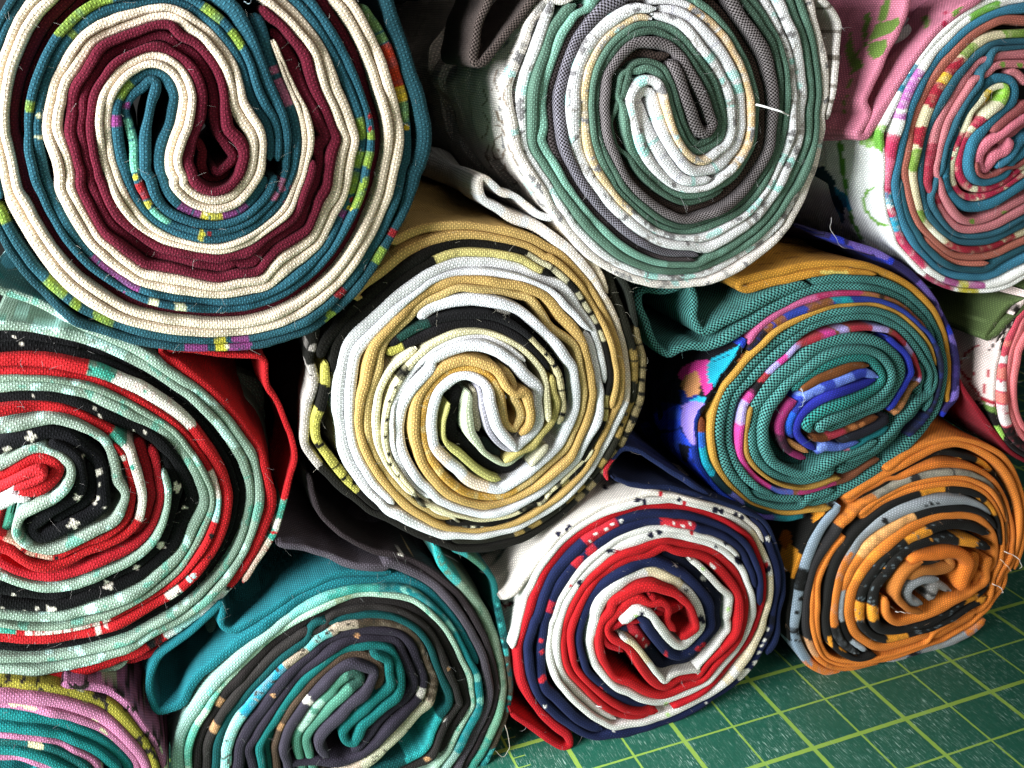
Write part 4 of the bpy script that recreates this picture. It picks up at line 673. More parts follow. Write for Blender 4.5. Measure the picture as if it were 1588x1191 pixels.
R6.band('''f1:1020,960,10 1042,1050;f2:1042,20 1035,90 1000,202 920,312 800,412 650,482 480,552 320,572 160,552 -40,495''', 12, MT, label='mint green layer', blot=wet)
R6.band('''f1:-60,712,12 150,672 330,642 480,672 600,742 680,822 712,930 732,1040 772,1110;f2:772,30 752,80 710,152 600,212 480,272 380,322 250,332 140,282 98,210 130,120 220,70;f1:340,1130 440,1010 450,920 400,860 300,832 180,852 80,912 -40,975''', 15, '919F90', label='mint green layer', blot=wet)
R6.band('''f1:-60,850,17 120,772 260,742 400,782 520,852 610,942 630,1060;f2:640,50 600,100 540,142 430,182 320,242 242,258 202,200 280,130 400,62;f1:495,1110 512,1000 490,900 420,832 300,795''', 18, '0F0E11', label='black star print layer', marks=star)
R6.band('''f1:540,930,14 570,1060;f2:520,50 420,112 330,170''', 16, '0D0D10', rec=0.12, label='black star print layer')
R6.band('''f1:-60,1015,17 100,942 220,882 310,895 355,960 310,1025 220,1085 120,1125''', 17, RD, label='bright red layer', marks=[('DAD6D4', 'f2:80,20,9 40,35,9')])
R6.band('''f1:-60,1095,13 100,1002 200,958 268,960 270,992 200,1045 100,1095''', 13, 'CE2A30', label='bright red layer')
R6.band('''f2:-40,95,12 40,60 100,10;f1:180,1115''', 13, 'CFCBC9', rec=0.05, label='white print layer')
R6.band('''f2:60,150,12 40,230 -20,290''', 14, '2E6A55', rec=0.2, label='mint green layer')
R6.build()

# ---- pink and teal roll in the lower left corner
R10 = Roll('fabric_roll', 'pink and teal fabric roll with olive leaf print in the lower left corner', -0.5, plain)
crack = [('2A2320', 11, 11, 0.60, 0), ('B9B89A', 4, 4, 0.80, 3)]
R10.band('''k10:500,325,12 700,355 900,405 1020,485 1120,605 1215,725 1285,855 1320,1010;p:250,1240 225,1290 160,1330''', 13, 'A8688A', deep=16, label='pink crackle print layer', blot=crack, carry=1)
R10.band('''p:-70,1075;k10:0,342,15 200,352 400,382 600,425 750,472 880,525 980,602 1080,702 1160,802 1225,905 1262,1010;p:240,1235 210,1290 140,1330 40,1345 -60,1330''', 15, '8E8432', deep=16, label='olive crackle print layer', blot=crack, carry=1)
R10.band('''p:-70,1090;k10:0,422,19 200,442 400,462 600,522 800,602 950,702 1080,822 1160,922 1215,1010;p:228,1240 190,1295 100,1325 0,1330 -60,1315''', 19, 'B3708F', label='pink layer', blot=[('CFC79E', 4, 7, 0.80, 0)])
R10.band('''p:-70,1105;k10:0,512,14 250,532 450,572 650,642 820,732 960,832 1080,932 1135,1010;p:215,1235 180,1280 90,1308 0,1312''', 14, 'B3708F', label='pink layer', blot=[('CFC79E', 4, 7, 0.78, 1)])
R10.band('''p:-70,1125;k10:0,602,18 250,622 500,662 700,732 880,832 1000,932 1060,1010;p:195,1225 165,1262 90,1290 0,1295''', 18, '17706F', label='teal layer')
R10.band('''p:-60,1140;k10:0,692,14 200,702 450,742 650,812 800,882 900,962 960,1030;p:170,1230 120,1262 40,1275''', 14, '17706F', label='teal layer')
R10.band('''p:-60,1150;k10:0,760,9 150,770 350,792 550,862 700,932 800,1010;p:150,1225 100,1250''', 9, 'B3708F', label='pink layer', blot=[('CFC79E', 4, 7, 0.78, 2)])
R10.band('''p:-60,1160;k10:0,805,14 200,830 400,852 560,922 680,1005;p:130,1220 80,1240''', 14, '1B5C5A', label='teal layer', marks=[('CFC79E', 'k10:250,820,6 300,830,6 340,840,5')])
R10.band('''p:-60,1172;k10:0,885,14 200,895 380,935 500,1000;p:90,1215''', 14, '176A68', label='teal layer')
R10.band('''p:-60,1182;k10:0,952,12 200,965 330,1010;p:60,1205 20,1215''', 12, 'B3708F', label='pink layer')
R10.build()

# ---- dark teal and brown roll at the bottom
for nm, r in dict(f5=(440,800,840,1100), f6=(240,970,534,1191), f7=(510,970,804,1191)).items(): crop(nm, *r)
R7 = Roll('fabric_roll', 'dark brown, teal and sage fabric roll at the bottom left of the red roll', -0.5, plain)
DB, DT, SGN, PU = '211C1B', '0F4646', '7A8E7A', '2C2731'
tpr = [('3E9E9A', 5, 5, 0.70, 0), ('12474A', 4, 4, 0.70, 3)]
dots = [('B98B62', 'f6:540,640,6 510,860,7 890,520,5 1050,860,6 990,585,4;f5:450,740,4 750,200,6 770,190,3;f7:235,80,4 1000,365,3 930,630,5 820,1120,5'), ('D8CFC4', 'f6:1290,640,6 1280,610,4;f7:770,575,6 940,740,7 950,790,5 920,690,4 1000,590,3;f5:720,235,4')]
R7.band('''f4:870,405,9 960,428,11 1060,447 1180,490 1300,533 1430,562 1540,572;f5:650,305 780,345 900,412 1000,502 1090,622 1160,742 1220,870 1260,1000 1290,1150;f7:1370,400 1368,600 1330,780 1250,950 1150,1100;p:690,1230 640,1290 560,1320''', 12, '4E474E', deep=16, label='charcoal purple layer', crease=1.7, marks=dots)
R7.band('''f4:1075,-20,9 1105,110 1150,230 1240,330 1360,410 1500,470;f5:700,252 860,315 980,402 1090,502 1180,642 1250,772 1295,900 1335,1050;f7:1420,450 1405,650 1365,800 1280,980 1200,1100;p:705,1235 650,1300''', 11, '2F2729', deep=16, label='charcoal purple layer', marks=dots, crease=1.7)
R7.band('''f5:935,180,10 965,270,12 1040,370,14 1120,442 1190,542 1250,662 1300,792 1340,930 1352,1050;f7:1450,330 1450,500 1432,650 1400,765 1340,900 1280,1050 1200,1150;p:700,1240 640,1310''', 14, SGN, deep=16, label='sage and teal print layer', marks=[('2A9A96', 'f5:930,180,14 950,230,12 975,280,10 1000,320,9 1050,390,8'), ('6E9E82', 'f7:1430,700,12 1400,765,12 1370,830,12 1340,900,12'), ('3A8A78', 'f7:1300,1000,12 1260,1080,12 1200,1150,14')], blot=[('5E7A66', 9, 9, 0.74, 0)])
R7.band('''f5:1035,205,10 1140,252 1222,312 1288,400 1312,520 1342,660 1372,800 1390,950;f7:1515,250 1512,450 1492,650 1455,800 1395,950 1335,1050;p:735,1215 680,1290''', 11, '1D6664', deep=16, label='sage and teal print layer', marks=[('4A7A62', 'f5:1100,240,12 1150,270,12 1200,310,12'), ('4A4034', 'f5:1372,800,13 1380,870,13 1390,950,16;f7:1500,300,16 1515,380,16 1512,450,16 1500,550,16 1492,650,16 1480,720,16 1455,800,16 1425,880,16 1395,950,16')], blot=tpr)
R7.band('''f7:1000,1170,11 1080,1040 1150,902 1222,752 1250,600 1240,450 1200,300;f5:1200,1000 1150,880 1080,760 980,642 880,532 750,462 600,446 450,452;f4:1220,730 1080,800 950,880 850,960;f6:820,180,15 680,310 550,440 430,580 330,720 235,860 190,1000 178,1150,18;p:280,1240 310,1300 400,1340''', 14, '8FB0A5', deep=16, label='pale mint to teal print layer', crease=1.3, marks=[('1D7C80', 'f5:1200,1000,14 1180,940,14 1150,880,14 1115,820,14 1080,760,14 1030,700,14 980,642,14 930,590,14 880,532,14 810,490,14 750,462,14 680,450,14 600,446,14;f7:1200,300,14 1225,380,14 1240,450,14 1250,530,14 1250,600,14 1240,680,14 1222,752,14 1180,850,14 1150,902,14 1110,980,14'), ('3F9C8E', 'f5:530,446,14 450,452,14;f4:1370,690,14 1300,700,14 1220,730,12'), ('6FB8AE', 'f4:1150,760,12 1080,800,12 1000,850,10')], blot=[('7CC0B4', 4, 4, 0.74, 2)])
R7.band('''f4:1587,612,10 1400,612 1250,622 1100,682 950,762 820,842 700,912 600,962 542,932 546,852 538,792 500,822 400,922 280,1022 150,1122;f6:20,300,13 -35,430 -28,600 30,708 110,700 220,640 290,520 360,430 470,330 600,230 760,120 900,20;f4:900,852 1030,762 1180,682 1350,642 1500,632;f5:600,392 740,402 870,462 980,572 1070,692 1140,812 1190,930''', 12, '1C6870', deep=16, label='bright teal fold', name='fabric_fold', crease=1.6)
R7.band('''f7:930,1150,9 1000,1040 1080,900 1160,770 1202,680 1200,560 1180,420 1110,290 1060,150;f5:1000,682 920,602 820,532 700,502 550,502 400,512 270,562 130,622;f6:1050,70 890,200 750,330 620,460 500,590 420,740 340,880 290,1020 280,1150;p:300,1230 350,1290''', 12, 'A6C4AE', label='sage and teal print layer', marks=[('5FAF9A', 'f6:500,590,8 460,660,8 340,880,9 310,960,9 290,1050,10 285,1120,9'), ('8E9A78', 'f5:400,512,8 350,530,8')], blot=[('6FA890', 8, 8, 0.72, 0)])
R7.band('''f6:365,1150,13 372,1000 420,850 520,700 600,560 720,440 850,300 1000,170 1150,80;f5:300,592 420,552 560,532 700,552 820,602 930,682 990,772 1040,872 1080,980 1112,1100;f7:1140,560 1172,660 1140,732 1062,832 1000,960 940,1080''', 13, DB, label='dark brown layer', marks=dots)
R7.band('''f6:440,1150,13 442,1050 490,900 580,740 680,620 790,500 900,380 1050,250 1180,140;f5:290,642 420,592 560,562 700,592 800,652 890,732 950,822 980,920 1022,1020;f7:1060,540 1112,660 1080,702 1002,792 940,902 890,1040 750,1140''', 13, '2C2826', label='dark brown layer', marks=dots)
R7.band('''f6:512,1150,12 532,1000 590,840 700,680 820,540 960,400 1100,260 1250,130;f5:200,682 330,622 450,600 600,602 720,632 820,692 880,782 930,882 980,980 1030,1080;f7:1020,550 1012,680 940,782 872,902 832,1020 720,1100 500,1180''', 11, DT, label='dark teal layer', marks=[('2E9C9C', 'f7:900,820,10 870,900,10 850,960,10 830,1020,10 770,1070,10 700,1110,10')])
R7.band('''f6:592,1150,14 600,1020 660,860 760,700 860,560 980,420 1090,310 1230,210 1380,110 1500,50;f5:330,672 500,652 650,662 780,712 850,792 890,900 930,1010;f7:870,540 840,652 750,742 640,862 520,982 400,1080 280,1160''', 14, 'A79682', label='aqua and tan print layer', marks=[('8FCFC8', 'f6:592,1150,10 595,1080,10 600,1020,10 620,950,10 660,860,10 700,790,10'), ('2793AE', 'f6:760,700,10 800,640,10 860,560,10 910,500,10 980,420,10 1030,370,10'), ('5FB6B4', 'f6:1300,170,9 1380,110,11 1430,85,9'), ('4A3D30', 'f5:500,652,12 560,655,12 650,662,12 700,680,12 780,712,12 850,792,12 890,900,12;f7:690,70,14 790,170,14 840,300,14 860,430,14 870,540,14'), ('B8B59A', 'f7:800,700,10 750,742,11 700,800,11 640,862,11 580,920,11 520,982,11 460,1030,11 400,1080,11 330,1130,11')], blot=[('3A342C', 12, 12, 0.74, 0)])
R7.band('''f6:705,1150,13 722,1010 800,870 900,740 1000,590 1130,430 1300,280 1500,120;f5:300,762 430,722 600,722 740,742 800,802 830,900 870,1000 855,1090;f7:720,652 620,742 500,842 400,962 270,1082 150,1142 30,1150''', 12, PU, label='dark purple layer', marks=dots)
R7.band('''f6:815,1150,12 785,1040 860,940 950,800 1050,640 1180,480 1350,330 1500,220;f5:300,802 450,772 600,762 700,782 740,872 780,960 812,1050;f7:700,570 640,642 540,712 430,812 360,912 260,1012 200,1070''', 12, PU, label='dark purple layer', marks=dots)
R7.band('''f6:905,1150,12 882,1010 940,890 1060,720 1180,560 1320,400 1500,270;f5:250,892 400,822 530,812 650,842 700,900 720,1000 712,1080;f7:560,612 460,692 360,782 282,850 262,940 230,1010 150,992 120,920 180,832 280,742 380,652 470,572 530,510 502,400 500,290 430,240 350,220''', 12, '15605D', label='bright teal layer')
R7.band('''f6:960,1150,11 950,1040 990,960 1000,900''', 12, '17524E', rec=0.1, label='dark teal layer')
R7.band('''f6:1020,1150,11 1012,1030 1060,860 1150,700 1300,540 1450,400;f7:120,282 250,260 370,290 440,360 450,450 400,560''', 11, '4A3A2E', rec=0.06, label='dark brown layer', marks=dots)
R7.band('''f6:1110,1150,13 1082,1040 1110,900 1200,750 1300,600 1430,450;f7:120,350 220,330 310,360 390,400 370,490 310,592 200,672 100,782 0,872;f6:1400,950 1392,1020 1450,1110''', 13, '38333D', label='dark purple layer', marks=dots)
R7.band('''f6:1225,1150,12 1200,1050 1200,930 1290,800 1380,680 1480,570;f7:60,502 150,432 230,415 270,450 262,490 220,522 140,592 50,672 0,732;f6:1420,780 1310,900 1272,980 1290,1080 1312,1150''', 12, '4F8470', label='sage and teal print layer', marks=[('2B4A40', 'f7:230,420,14 262,470,12 215,515,8'), ('A9C9B8', 'f6:1300,780,9 1250,860,9 1380,680,8')])
R7.build()

# ---- red, white and navy roll standing on the mat
for nm, r in dict(g1=(770,740,1070,965), g2=(960,760,1240,970), g3=(770,940,1070,1165), g4=(960,940,1240,1150)).items(): crop(nm, *r)
CROPS['g3'] = (770, 940, 1269/300); CROPS['g4'] = (960, 940, 1269/280)
R8 = Roll('fabric_roll', 'bright red, white and navy fabric roll on the mat at bottom centre', -0.72, plain)
RR, NV, WW = 'B41C20', '1A2142', 'DAD6CF'
ber = [('1B1A2E', 'g1:1150,190,4 1165,188,4 1215,195,4 1215,212,4 1270,475,5 1330,455,4 1350,455,3 920,610,5 945,603,4 680,865,5 690,885,4 1500,185,4 600,400,3 575,430,3 505,465,5;g2:845,175,6 900,185,5 1025,215,4 1080,240,4 1300,690,8 280,395,6 350,370,5 850,500,3 1060,630,7 1040,600,5 940,470,4 590,880,3 720,1130,6 750,1160,4;g3:955,52,4 810,185,5 800,160,3', 'dot'), ('B81C28', 'g1:1350,130,4 1540,215,4 990,615,4 610,890,3;g2:575,125,4 640,375,4 1290,655,5 365,35,4'), ('B5D68A', 'g2:960,1050,4 150,1110,3 740,690,3;g4:330,690,3 345,765,3;g3:1110,640,3 1125,710,3')]
nred = [('C02A34', 'g1:760,500,10 790,480,10 830,455,10 870,435,10 910,410,10 950,390,10 780,590,6 760,620,5 690,670,5 670,710,7 655,725,5 485,1050,6 480,1100,6 475,1150,6;g2:410,300,9 450,300,10 500,300,10 550,300,10 600,300,9;g3:310,470,5 290,490,5 680,548,5 800,640,4 290,230,4 300,300,4;g4:150,220,12 180,260,12 200,290,9 560,300,5 590,270,4 330,340,4 120,190,8'), ('E6E2DC', 'g1:1020,360,3 900,425,2.4 815,465,2.4 770,525,2.6 950,385,2;g2:410,320,2.5 485,295,2.5 565,315,2.5 625,290,2.5 740,775,4 510,662,3 1310,425,5;g4:120,215,2 165,230,2 190,275,2 610,685,2;g3:315,660,2.5 765,810,3.6')]
R8.band('''g3:100,275,7 150,160 190,50;g1:262,1000,9 315,878 355,780 430,655 530,545 650,455 780,375 920,295 1050,245 1150,208 1300,192 1450,197;g2:540,112 650,132 780,172 900,217 1000,262 1100,322 1190,402 1240,480 1280,582 1312,690 1322,800 1310,950 1272,1100;g4:1000,180 940,300 860,412 770,512 660,602 540,672 420,732 300,782 170,812;g3:880,770 770,772 670,725 560,652 470,562 400,482 362,370 352,250 372,120;g1:500,1160 540,1030 610,915 690,770 800,655 930,552 1100,472 1300,427 1450,432;g2:500,350 620,367 760,402 880,452 980,522 1060,600''', 10, WW, deep=16, label='white berry print layer', marks=ber+[('D6C6A4', 'g2:1190,402,9 1240,480,9 1270,560,8 1322,800,8 1320,880,8 1310,950,8 1290,1020,9 1272,1100,9;g4:1020,120,9 1000,180,8 970,240,8 940,300,8 900,350,8 860,412,8 770,512,7')],
 fine=[('1B1A2E', 'dot', 'g1:505,465,4.5 490,475,3.5 100,1050,4 120,1035,4'), ('1B1A2E', 'line', 'g1:605,400,2.2 570,440,1.8 545,455,0.8'), ('7A1A2A', 'line', 'g1:30,1020,2 70,1060,2 120,1040,2')])
R8.band('''g1:30,1000,7 100,978 170,925 250,828 330,718 430,592 560,462 700,362 850,272 1000,205 1150,160 1250,128 1350,132;g2:400,42 550,52 700,82 850,122 1000,172 1100,222 1180,282 1240,370 1275,460''', 8, 'D9CFC4', deep=16, label='white berry print layer', marks=ber, fine=[('1B1A2E', 'dot', 'g1:885,75,4 895,90,3'), ('E8DDD2', 'dot', 'g1:0,0,1')])
R8.band('''g3:105,692,9 160,745 250,815 350,885 440,930 485,915 470,862,12 390,792 300,705 240,625 200,520 170,400 152,280 175,170;g1:250,1150,12 300,1002 365,850 455,702 560,575 700,465 850,385 1000,315 1150,268 1300,252 1450,257;g2:500,152,10 650,182 800,217 950,272 1080,352 1180,462 1232,582 1262,700 1270,850 1260,1000;g4:920,215,7 850,330 740,450 620,560 500,650 380,720''', 11, 'AE1820', deep=16, label='deep red layer', crease=1.4)
R8.band('''g3:120,700,10 108,600 118,470 112,340''', 10, '8A1218', deep=16, rec=0.3, label='deep red fold', name='fabric_fold')
R8.band('''g2:1150,245,9 1250,300 1310,425 1362,562 1392,700 1392,850 1372,1000;g4:1085,100 1050,202 1000,302 950,402 882,482 780,572 650,662 520,735 400,792 280,832 150,872;g3:800,838,11 700,845 600,835 520,792 430,742 340,662 280,592 230,472 210,350 210,230 250,100;g1:340,1150,12 390,1002 450,872 540,742 650,612 760,502 880,422 1000,362 1150,322 1300,302 1450,312;g2:540,212 700,252 850,302 980,372 1080,452 1150,562 1200,702 1220,850 1222,1000''', 13, NV, deep=16, label='navy layer', marks=nred+[('10131F', 'g4:1085,100,9 1050,202,9'), ('DEDAD0', 'g4:900,460,5 870,480,6 850,500,5 960,400,5 1000,280,3 1020,240,3 985,325,3 1040,160,4')])
R8.band('''g3:690,835,11 620,812 530,762 470,692 390,612 322,542 300,432 300,300 320,180;g1:420,1180,13 460,1040 530,902 620,782 720,662 840,562 960,482 1100,422 1250,382 1400,362;g2:400,302 520,302 620,312 700,352 820,382 950,432 1050,512 1110,602 1170,722 1192,850''', 13, NV, label='navy layer', marks=nred)
R8.band('''c4:1215,745,8 1205,690 1250,600 1310,545 1400,562 1500,622 1570,665;d3:250,742 400,832 520,922''', 8, '1B2548', deep=16, label='navy layer', marks=[('C02A34', 'c4:1215,700,12 1240,660,10 1300,690,8')], fine=[('C23038', 'fill', 'c4:1190,730 1200,660 1250,610 1290,660 1360,640 1385,670 1330,720 1250,755'), ('EADFD8', 'dot', 'c4:1275,610,3.5')])
R8.band('''g1:950,5,8 1100,52 1280,85 1450,105;g2:600,42 800,92 960,142 1100,192 1220,262 1310,352 1380,482 1430,622 1452,800 1440,950 1400,1100;g4:1100,250 1040,340''', 9, '18213F', deep=16, label='navy layer', marks=[('E9E9EA', 'g2:1310,425,5')])
R8.band('''g3:780,772,9 680,702,12 580,622 490,532 430,442 405,352 400,232 420,112;g1:560,1092 630,962 710,842 820,742 940,642 1080,562 1230,505 1400,472;g2:380,392 540,422 700,452 840,492 950,562 1040,632 1100,722 1150,832 1180,960 1172,1100;g4:900,200,10 830,322 740,422 650,502 540,582 420,642 300,682 180,672 80,622;g3:800,552 720,472 660,382 632,280 640,180 660,90;g1:820,1120,14 850,1022 950,932 1050,862 1150,812 1300,792 1400,832 1500,882;g2:560,882 640,952 700,1052 735,1150;g4:597,110 588,170 530,232 440,282 360,242 280,152 220,82 160,52 90,72 20,125''', 13, 'DDDAD4', label='white berry print layer', marks=ber+[('DCCBA6', 'g2:330,740,13 400,760,13 450,790,12 520,840,8')])
R8.band('''g2:640,612,9 720,692 800,782 890,882 985,950 975,1040 950,1150;g4:768,60 775,130 792,192 700,262 620,362 588,440 575,486 520,462 430,452 370,482 325,535 280,482 230,392 160,312 90,262 20,240''', 11, 'D9D5CD', label='white berry print layer', marks=ber+[('CDBB98', 'g4:90,262,10 160,312,10 200,360,9')])
R8.band('''g3:1000,722,8 850,725 740,682 640,602 550,512 480,432 447,332 442,220 460,110;g1:590,1180,11 640,1052 720,922 820,802 930,702 1050,632 1180,602 1300,562 1420,532;g2:450,462 600,482 750,512 880,572 980,652 1060,742 1120,852 1132,980 1122,1120;g4:870,180 800,302 710,392 610,482 520,542 420,602 300,632 180,602 80,542;g3:790,482 730,402 690,302 680,202 700,112 760,42;g1:970,1042 1080,972 1200,912 1300,902 1400,932 1500,962;g2:520,922 600,982 660,1082;g4:552,150 500,202 440,240''', 12, RR, label='bright red layer')
R8.band('''g3:1060,690,8 900,702 780,652 680,572 590,492 530,402 500,302 490,202 510,102;g1:640,1180,12 700,1052 790,922 890,812 1000,722 1100,672 1230,652 1380,585 1470,620 1560,640;g2:520,560 640,572 760,602 850,662 930,742 1010,832 1062,932 1062,1050;g4:832,160 760,262 670,352 600,442 555,520 440,522 340,572 260,542 180,452 100,352 30,292;g3:830,272 760,232 742,160 790,92 860,32;g1:1100,1042 1200,1012 1300,1042 1400,1102;g4:250,20 300,52 350,112 400,182''', 12, RR, label='bright red layer', marks=[('E6E2DC', 'g2:810,660,2.5 830,680,2.5')])
R8.band('''g3:1000,682,8 900,652 780,592 690,522 610,442 572,340 552,230 570,120;g1:720,1180,14 770,1062 830,952 910,862 1020,792 1150,742 1300,712 1420,742 1500,802;g2:480,702 600,772 700,862 780,962 830,1080;g4:670,60 682,160 622,270 540,352 440,382 370,342 310,272 250,192 200,122 130,105''', 14, NV, label='navy layer', marks=nred)
R8.band('''g2:400,570,12 520,622,13 640,702 760,802 860,902 920,1000;g4:715,80,15 722,180 642,290 560,382 440,442 330,462 260,392 200,302 120,170 40,160''', 15, '14182C', rec=0.15, label='navy layer', marks=nred)
R8.band('''g1:1250,985,10 1350,1062 1450,1112 1560,1090;g4:490,60,12 512,122 470,182 400,132 320,62;g1:1300,1120 1200,1075 1100,1090 1020,1150;g3:745,200,9 760,260 850,300''', 11, 'A81820', rec=0.06, label='bright red layer')
R8.build()

# ---- orange, black and grey roll at the right
for nm, r in dict(h1=(1200,650,1588,941), h2=(1200,800,1580,1085), i1=(1440,420,1588,740)).items(): crop(nm, *r)
CROPS['h1'] = (1200, 650, 1269/388); CROPS['h2'] = (1200, 800, 1269/380); CROPS['i1'] = (1440, 420, 551/148)
R9 = Roll('fabric_roll', 'orange, black and grey fabric roll on the mat at lower right', -0.72, plain)
OR, OR2, GB, GR = 'CE772F', 'C26C2A', '1A1917', '8E979C'
om = [('DB8F2C', 'h1:140,720,8 120,770,8 130,700,6 780,370,9 820,365,9 850,360,9 735,415,4 1100,430,8 1120,460,8 1035,415,5 780,590,9 740,605,9 700,615,7 800,610,7 1000,635,10 970,625,9 1015,650,7 940,210,5 920,207,5 1080,230,7 1110,250,7 640,800,8 620,820,7;h2:460,480,8 465,520,8 520,500,8 535,520,7 620,650,8 650,645,7 680,640,6 290,640,5 295,670,4 370,690,5 350,680,5 1090,450,8 1120,430,8 1010,430,8 1040,420,6 630,320,7 650,300,7 110,280,8 125,250,7 100,310,5'), ('C7CCD0', 'h2:370,400,9 360,440,9 350,480,8 430,680,7 460,700,6')]
R9.band('''h1:560,262,8 700,175 820,120 930,104 1040,122 1140,172 1215,262 1258,380 1262,520 1250,640 1215,760''', 9, OR, deep=16, label='orange layer')
R9.band('''h1:360,412,9 480,352 600,292 730,212 830,152 930,122 1030,152 1120,212 1190,292 1230,402 1240,520 1222,640 1182,760 1125,880''', 11, OR, deep=16, label='orange layer')
R9.band('''h1:430,400,7 560,330 700,240 800,192 880,178 980,202 1080,232 1140,302 1185,400 1205,500''', 9, GB, label='black and orange print layer', marks=om, rec=0.05)
R9.band('''h1:380,432,8 500,352 640,282 770,242 900,230 1010,250 1100,302 1160,382 1200,502 1202,640 1172,760 1135,850''', 10, OR2, label='orange layer')
R9.band('''h1:310,440,6 232,520 175,620 130,710 100,800;h2:90,420 75,540 95,650''', 7, GB, deep=16, label='black and orange print layer', marks=om, fine=[('D98A2A', 'fill', 'h1:195,530 200,470 270,445 250,490'), ('A85A18', 'fill', 'h1:40,560 80,560 90,620 60,670 30,620'), ('D98A2A', 'fill', 'h1:110,720 145,690 145,750 110,800 85,790')])
R9.band('''h1:340,440,10 262,530,13 212,620 172,720 148,820;h2:140,400 125,500 108,590 130,680 190,762 280,815 420,818 520,797 640,757 760,707 880,652 990,592 1080,520''', 12, '8C9AA6', deep=16, label='grey and black print layer', marks=[('1C1B1A', 'h2:155,300,7 150,340,7 140,370,6 145,430,5 120,500,4 105,600,6 570,775,6 720,725,6 750,715,6 690,740,4;h1:150,790,6 145,830,6'), (OR, 'h2:200,770,10 240,795,10 290,812,10 340,818,10 390,815,9 1060,540,12 1080,520,12 1000,585,8'), ('8A8A86', 'h2:430,815,8 500,800,10 620,765,10 660,750,10 800,690,10 850,665,10 900,640,10 950,615,9')],
 fine=[('7F8F9C', 'fill', 'h2:50,600 130,600 200,780 120,720'), ('1C1B1A', 'line', 'h2:60,600,2 140,610,2'), ('1C1B1A', 'line', 'h2:90,640,1 150,650,1')])
R9.band('''h2:560,765,8 430,797 330,797 250,752 207,680 177,560 180,430 207,310 252,200 322,100;h1:345,535 385,505 455,442 540,390 640,340 740,300 830,275 930,270 1030,295 1110,342 1162,420 1185,520 1180,640''', 13, '2A2828', label='black and grey print layer', marks=[(OR, 'h2:215,720,9 240,750,9 290,785,9 340,797,9 400,797,9 460,790,9 520,775,9;h1:350,525,6 385,505,9 420,475,9 455,442,9 500,415,9'), ('8F897A', 'h1:550,385,9 590,362,9 640,340,9 680,325,8 770,290,7 800,282,6 850,273,8 880,271,6 950,272,9 1000,283,9 1050,305,9 1100,335,9'), ('C99468', 'h2:205,670,8 212,700,7'), ('8A5A30', 'h1:1140,380,12 1162,420,12 1180,480,12 1185,560,14 1180,640,14')])
R9.band('''h1:440,498,17 540,428 660,370 780,330 900,312 1000,322 1090,370 1148,450 1178,560;p:1560,865;h2:1100,480,12 1020,532 920,592 800,652 680,702 560,742 450,772 350,768 270,728 230,640 215,540 217,430 240,300 300,190;h1:360,590''', 15, OR, n=2, label='orange layer')
R9.band('''h1:1165,640,9 1150,510 1100,432 1020,375 900,358 780,372 650,418 530,488 430,582 350,682 312,790 292,900;h2:272,420 280,540 300,640 350,695 430,725 530,725''', 11, GB, label='black and orange print layer', marks=om)
R9.band('''h1:1100,490,9 1010,432 900,420,13 800,430 700,460 600,502 540,532 450,605 385,700 342,770 320,850;h2:312,440 310,540 322,600 370,672 450,712''', 13, '8F9498', label='grey and black print layer', marks=[('1C1B1A', 'h1:770,440,3 800,430,3 830,425,3 570,520,5 560,510,4;h2:320,580,9 330,620,9 360,660,9 400,690,9 450,712,9'), (OR, 'h1:370,720,9 350,755,9 335,800,9 325,850,9 318,900,9 390,690,5;h2:312,400,10 310,450,10 310,500,10 312,540,8')])
R9.band('''h1:1130,560,9 1060,475 950,450,11 850,460 760,488 690,520 580,592 480,672 420,762 380,850;h2:368,430 358,520 390,620 432,680 490,712''', 12, '191817', label='orange and black print layer', marks=[('DDA063', 'h1:700,515,9 650,545,10 600,580,10 550,615,10 500,655,10 460,700,10'), (OR, 'h1:430,745,10 400,800,10 385,850,8;h2:385,350,10 375,380,6'), ('AEB6BC', 'h2:368,430,9 360,480,8 358,520,7 430,680,7 460,700,7 410,655,5')])
R9.band('''h1:1010,880,10 1080,802 1140,722 1152,622 1120,562 1060,512 960,490 850,505 740,550,17 620,620 520,710 450,810 410,910;h2:402,530 430,620 500,680 600,702 720,672 850,622 950,572 1060,500''', 16, OR, label='orange layer', marks=[('DE8A34', 'h1:520,710,8 450,810,8')])
R9.band('''h1:1100,580,11 1000,550 880,552 780,585 700,612 600,682 520,782 470,880;h2:462,480 472,580 530,640 620,660 720,640 830,600 940,540 1040,470 1110,432''', 14, GB, label='black and orange print layer', marks=om, blot=[('5A6468', 14, 14, 0.78, 0)])
R9.band('''h1:1095,655,11 1000,632 880,622 770,645 660,702 590,790 530,870;h2:528,480 550,590 640,602 740,590 850,550 950,490 1030,432 1130,372''', 14, GB, label='black and orange print layer', marks=om, blot=[('5A6468', 14, 14, 0.78, 0)])
R9.band('''h2:590,430,7 600,520,9 650,560,11 760,540 870,490 960,430 1040,380 1110,310,13 1150,230;h1:1095,690''', 11, OR, label='orange layer')
R9.band('''h1:700,740,7 760,712,9 850,692,11 940,690,14 1000,725,17 995,800,18 980,880''', 14, 'D2722A', label='orange layer', wob=1.5)
R9.band('''h1:1050,690,12 1030,760,16 1010,840,14 980,890''', 14, OR, rec=0.05, label='orange layer', wob=1.5)
R9.band('''h1:925,720,10 930,765,14 860,790 780,800 700,830''', 12, 'C07A3C', rec=0.08, label='orange layer')
R9.band('''h2:770,235,5 700,290,8 660,350 650,420 700,480 775,492''', 9, 'A8642A', label='orange layer')
R9.band('''h2:910,240,8 840,260,10 760,262''', 10, '3A3733', rec=0.12, label='grey and black print layer')
R9.band('''h2:870,332,9 780,352,13 722,402 730,462 790,472''', 13, '8D9092', rec=0.05, label='grey and black print layer', marks=[('1F1E1C', 'h2:745,385,4')])
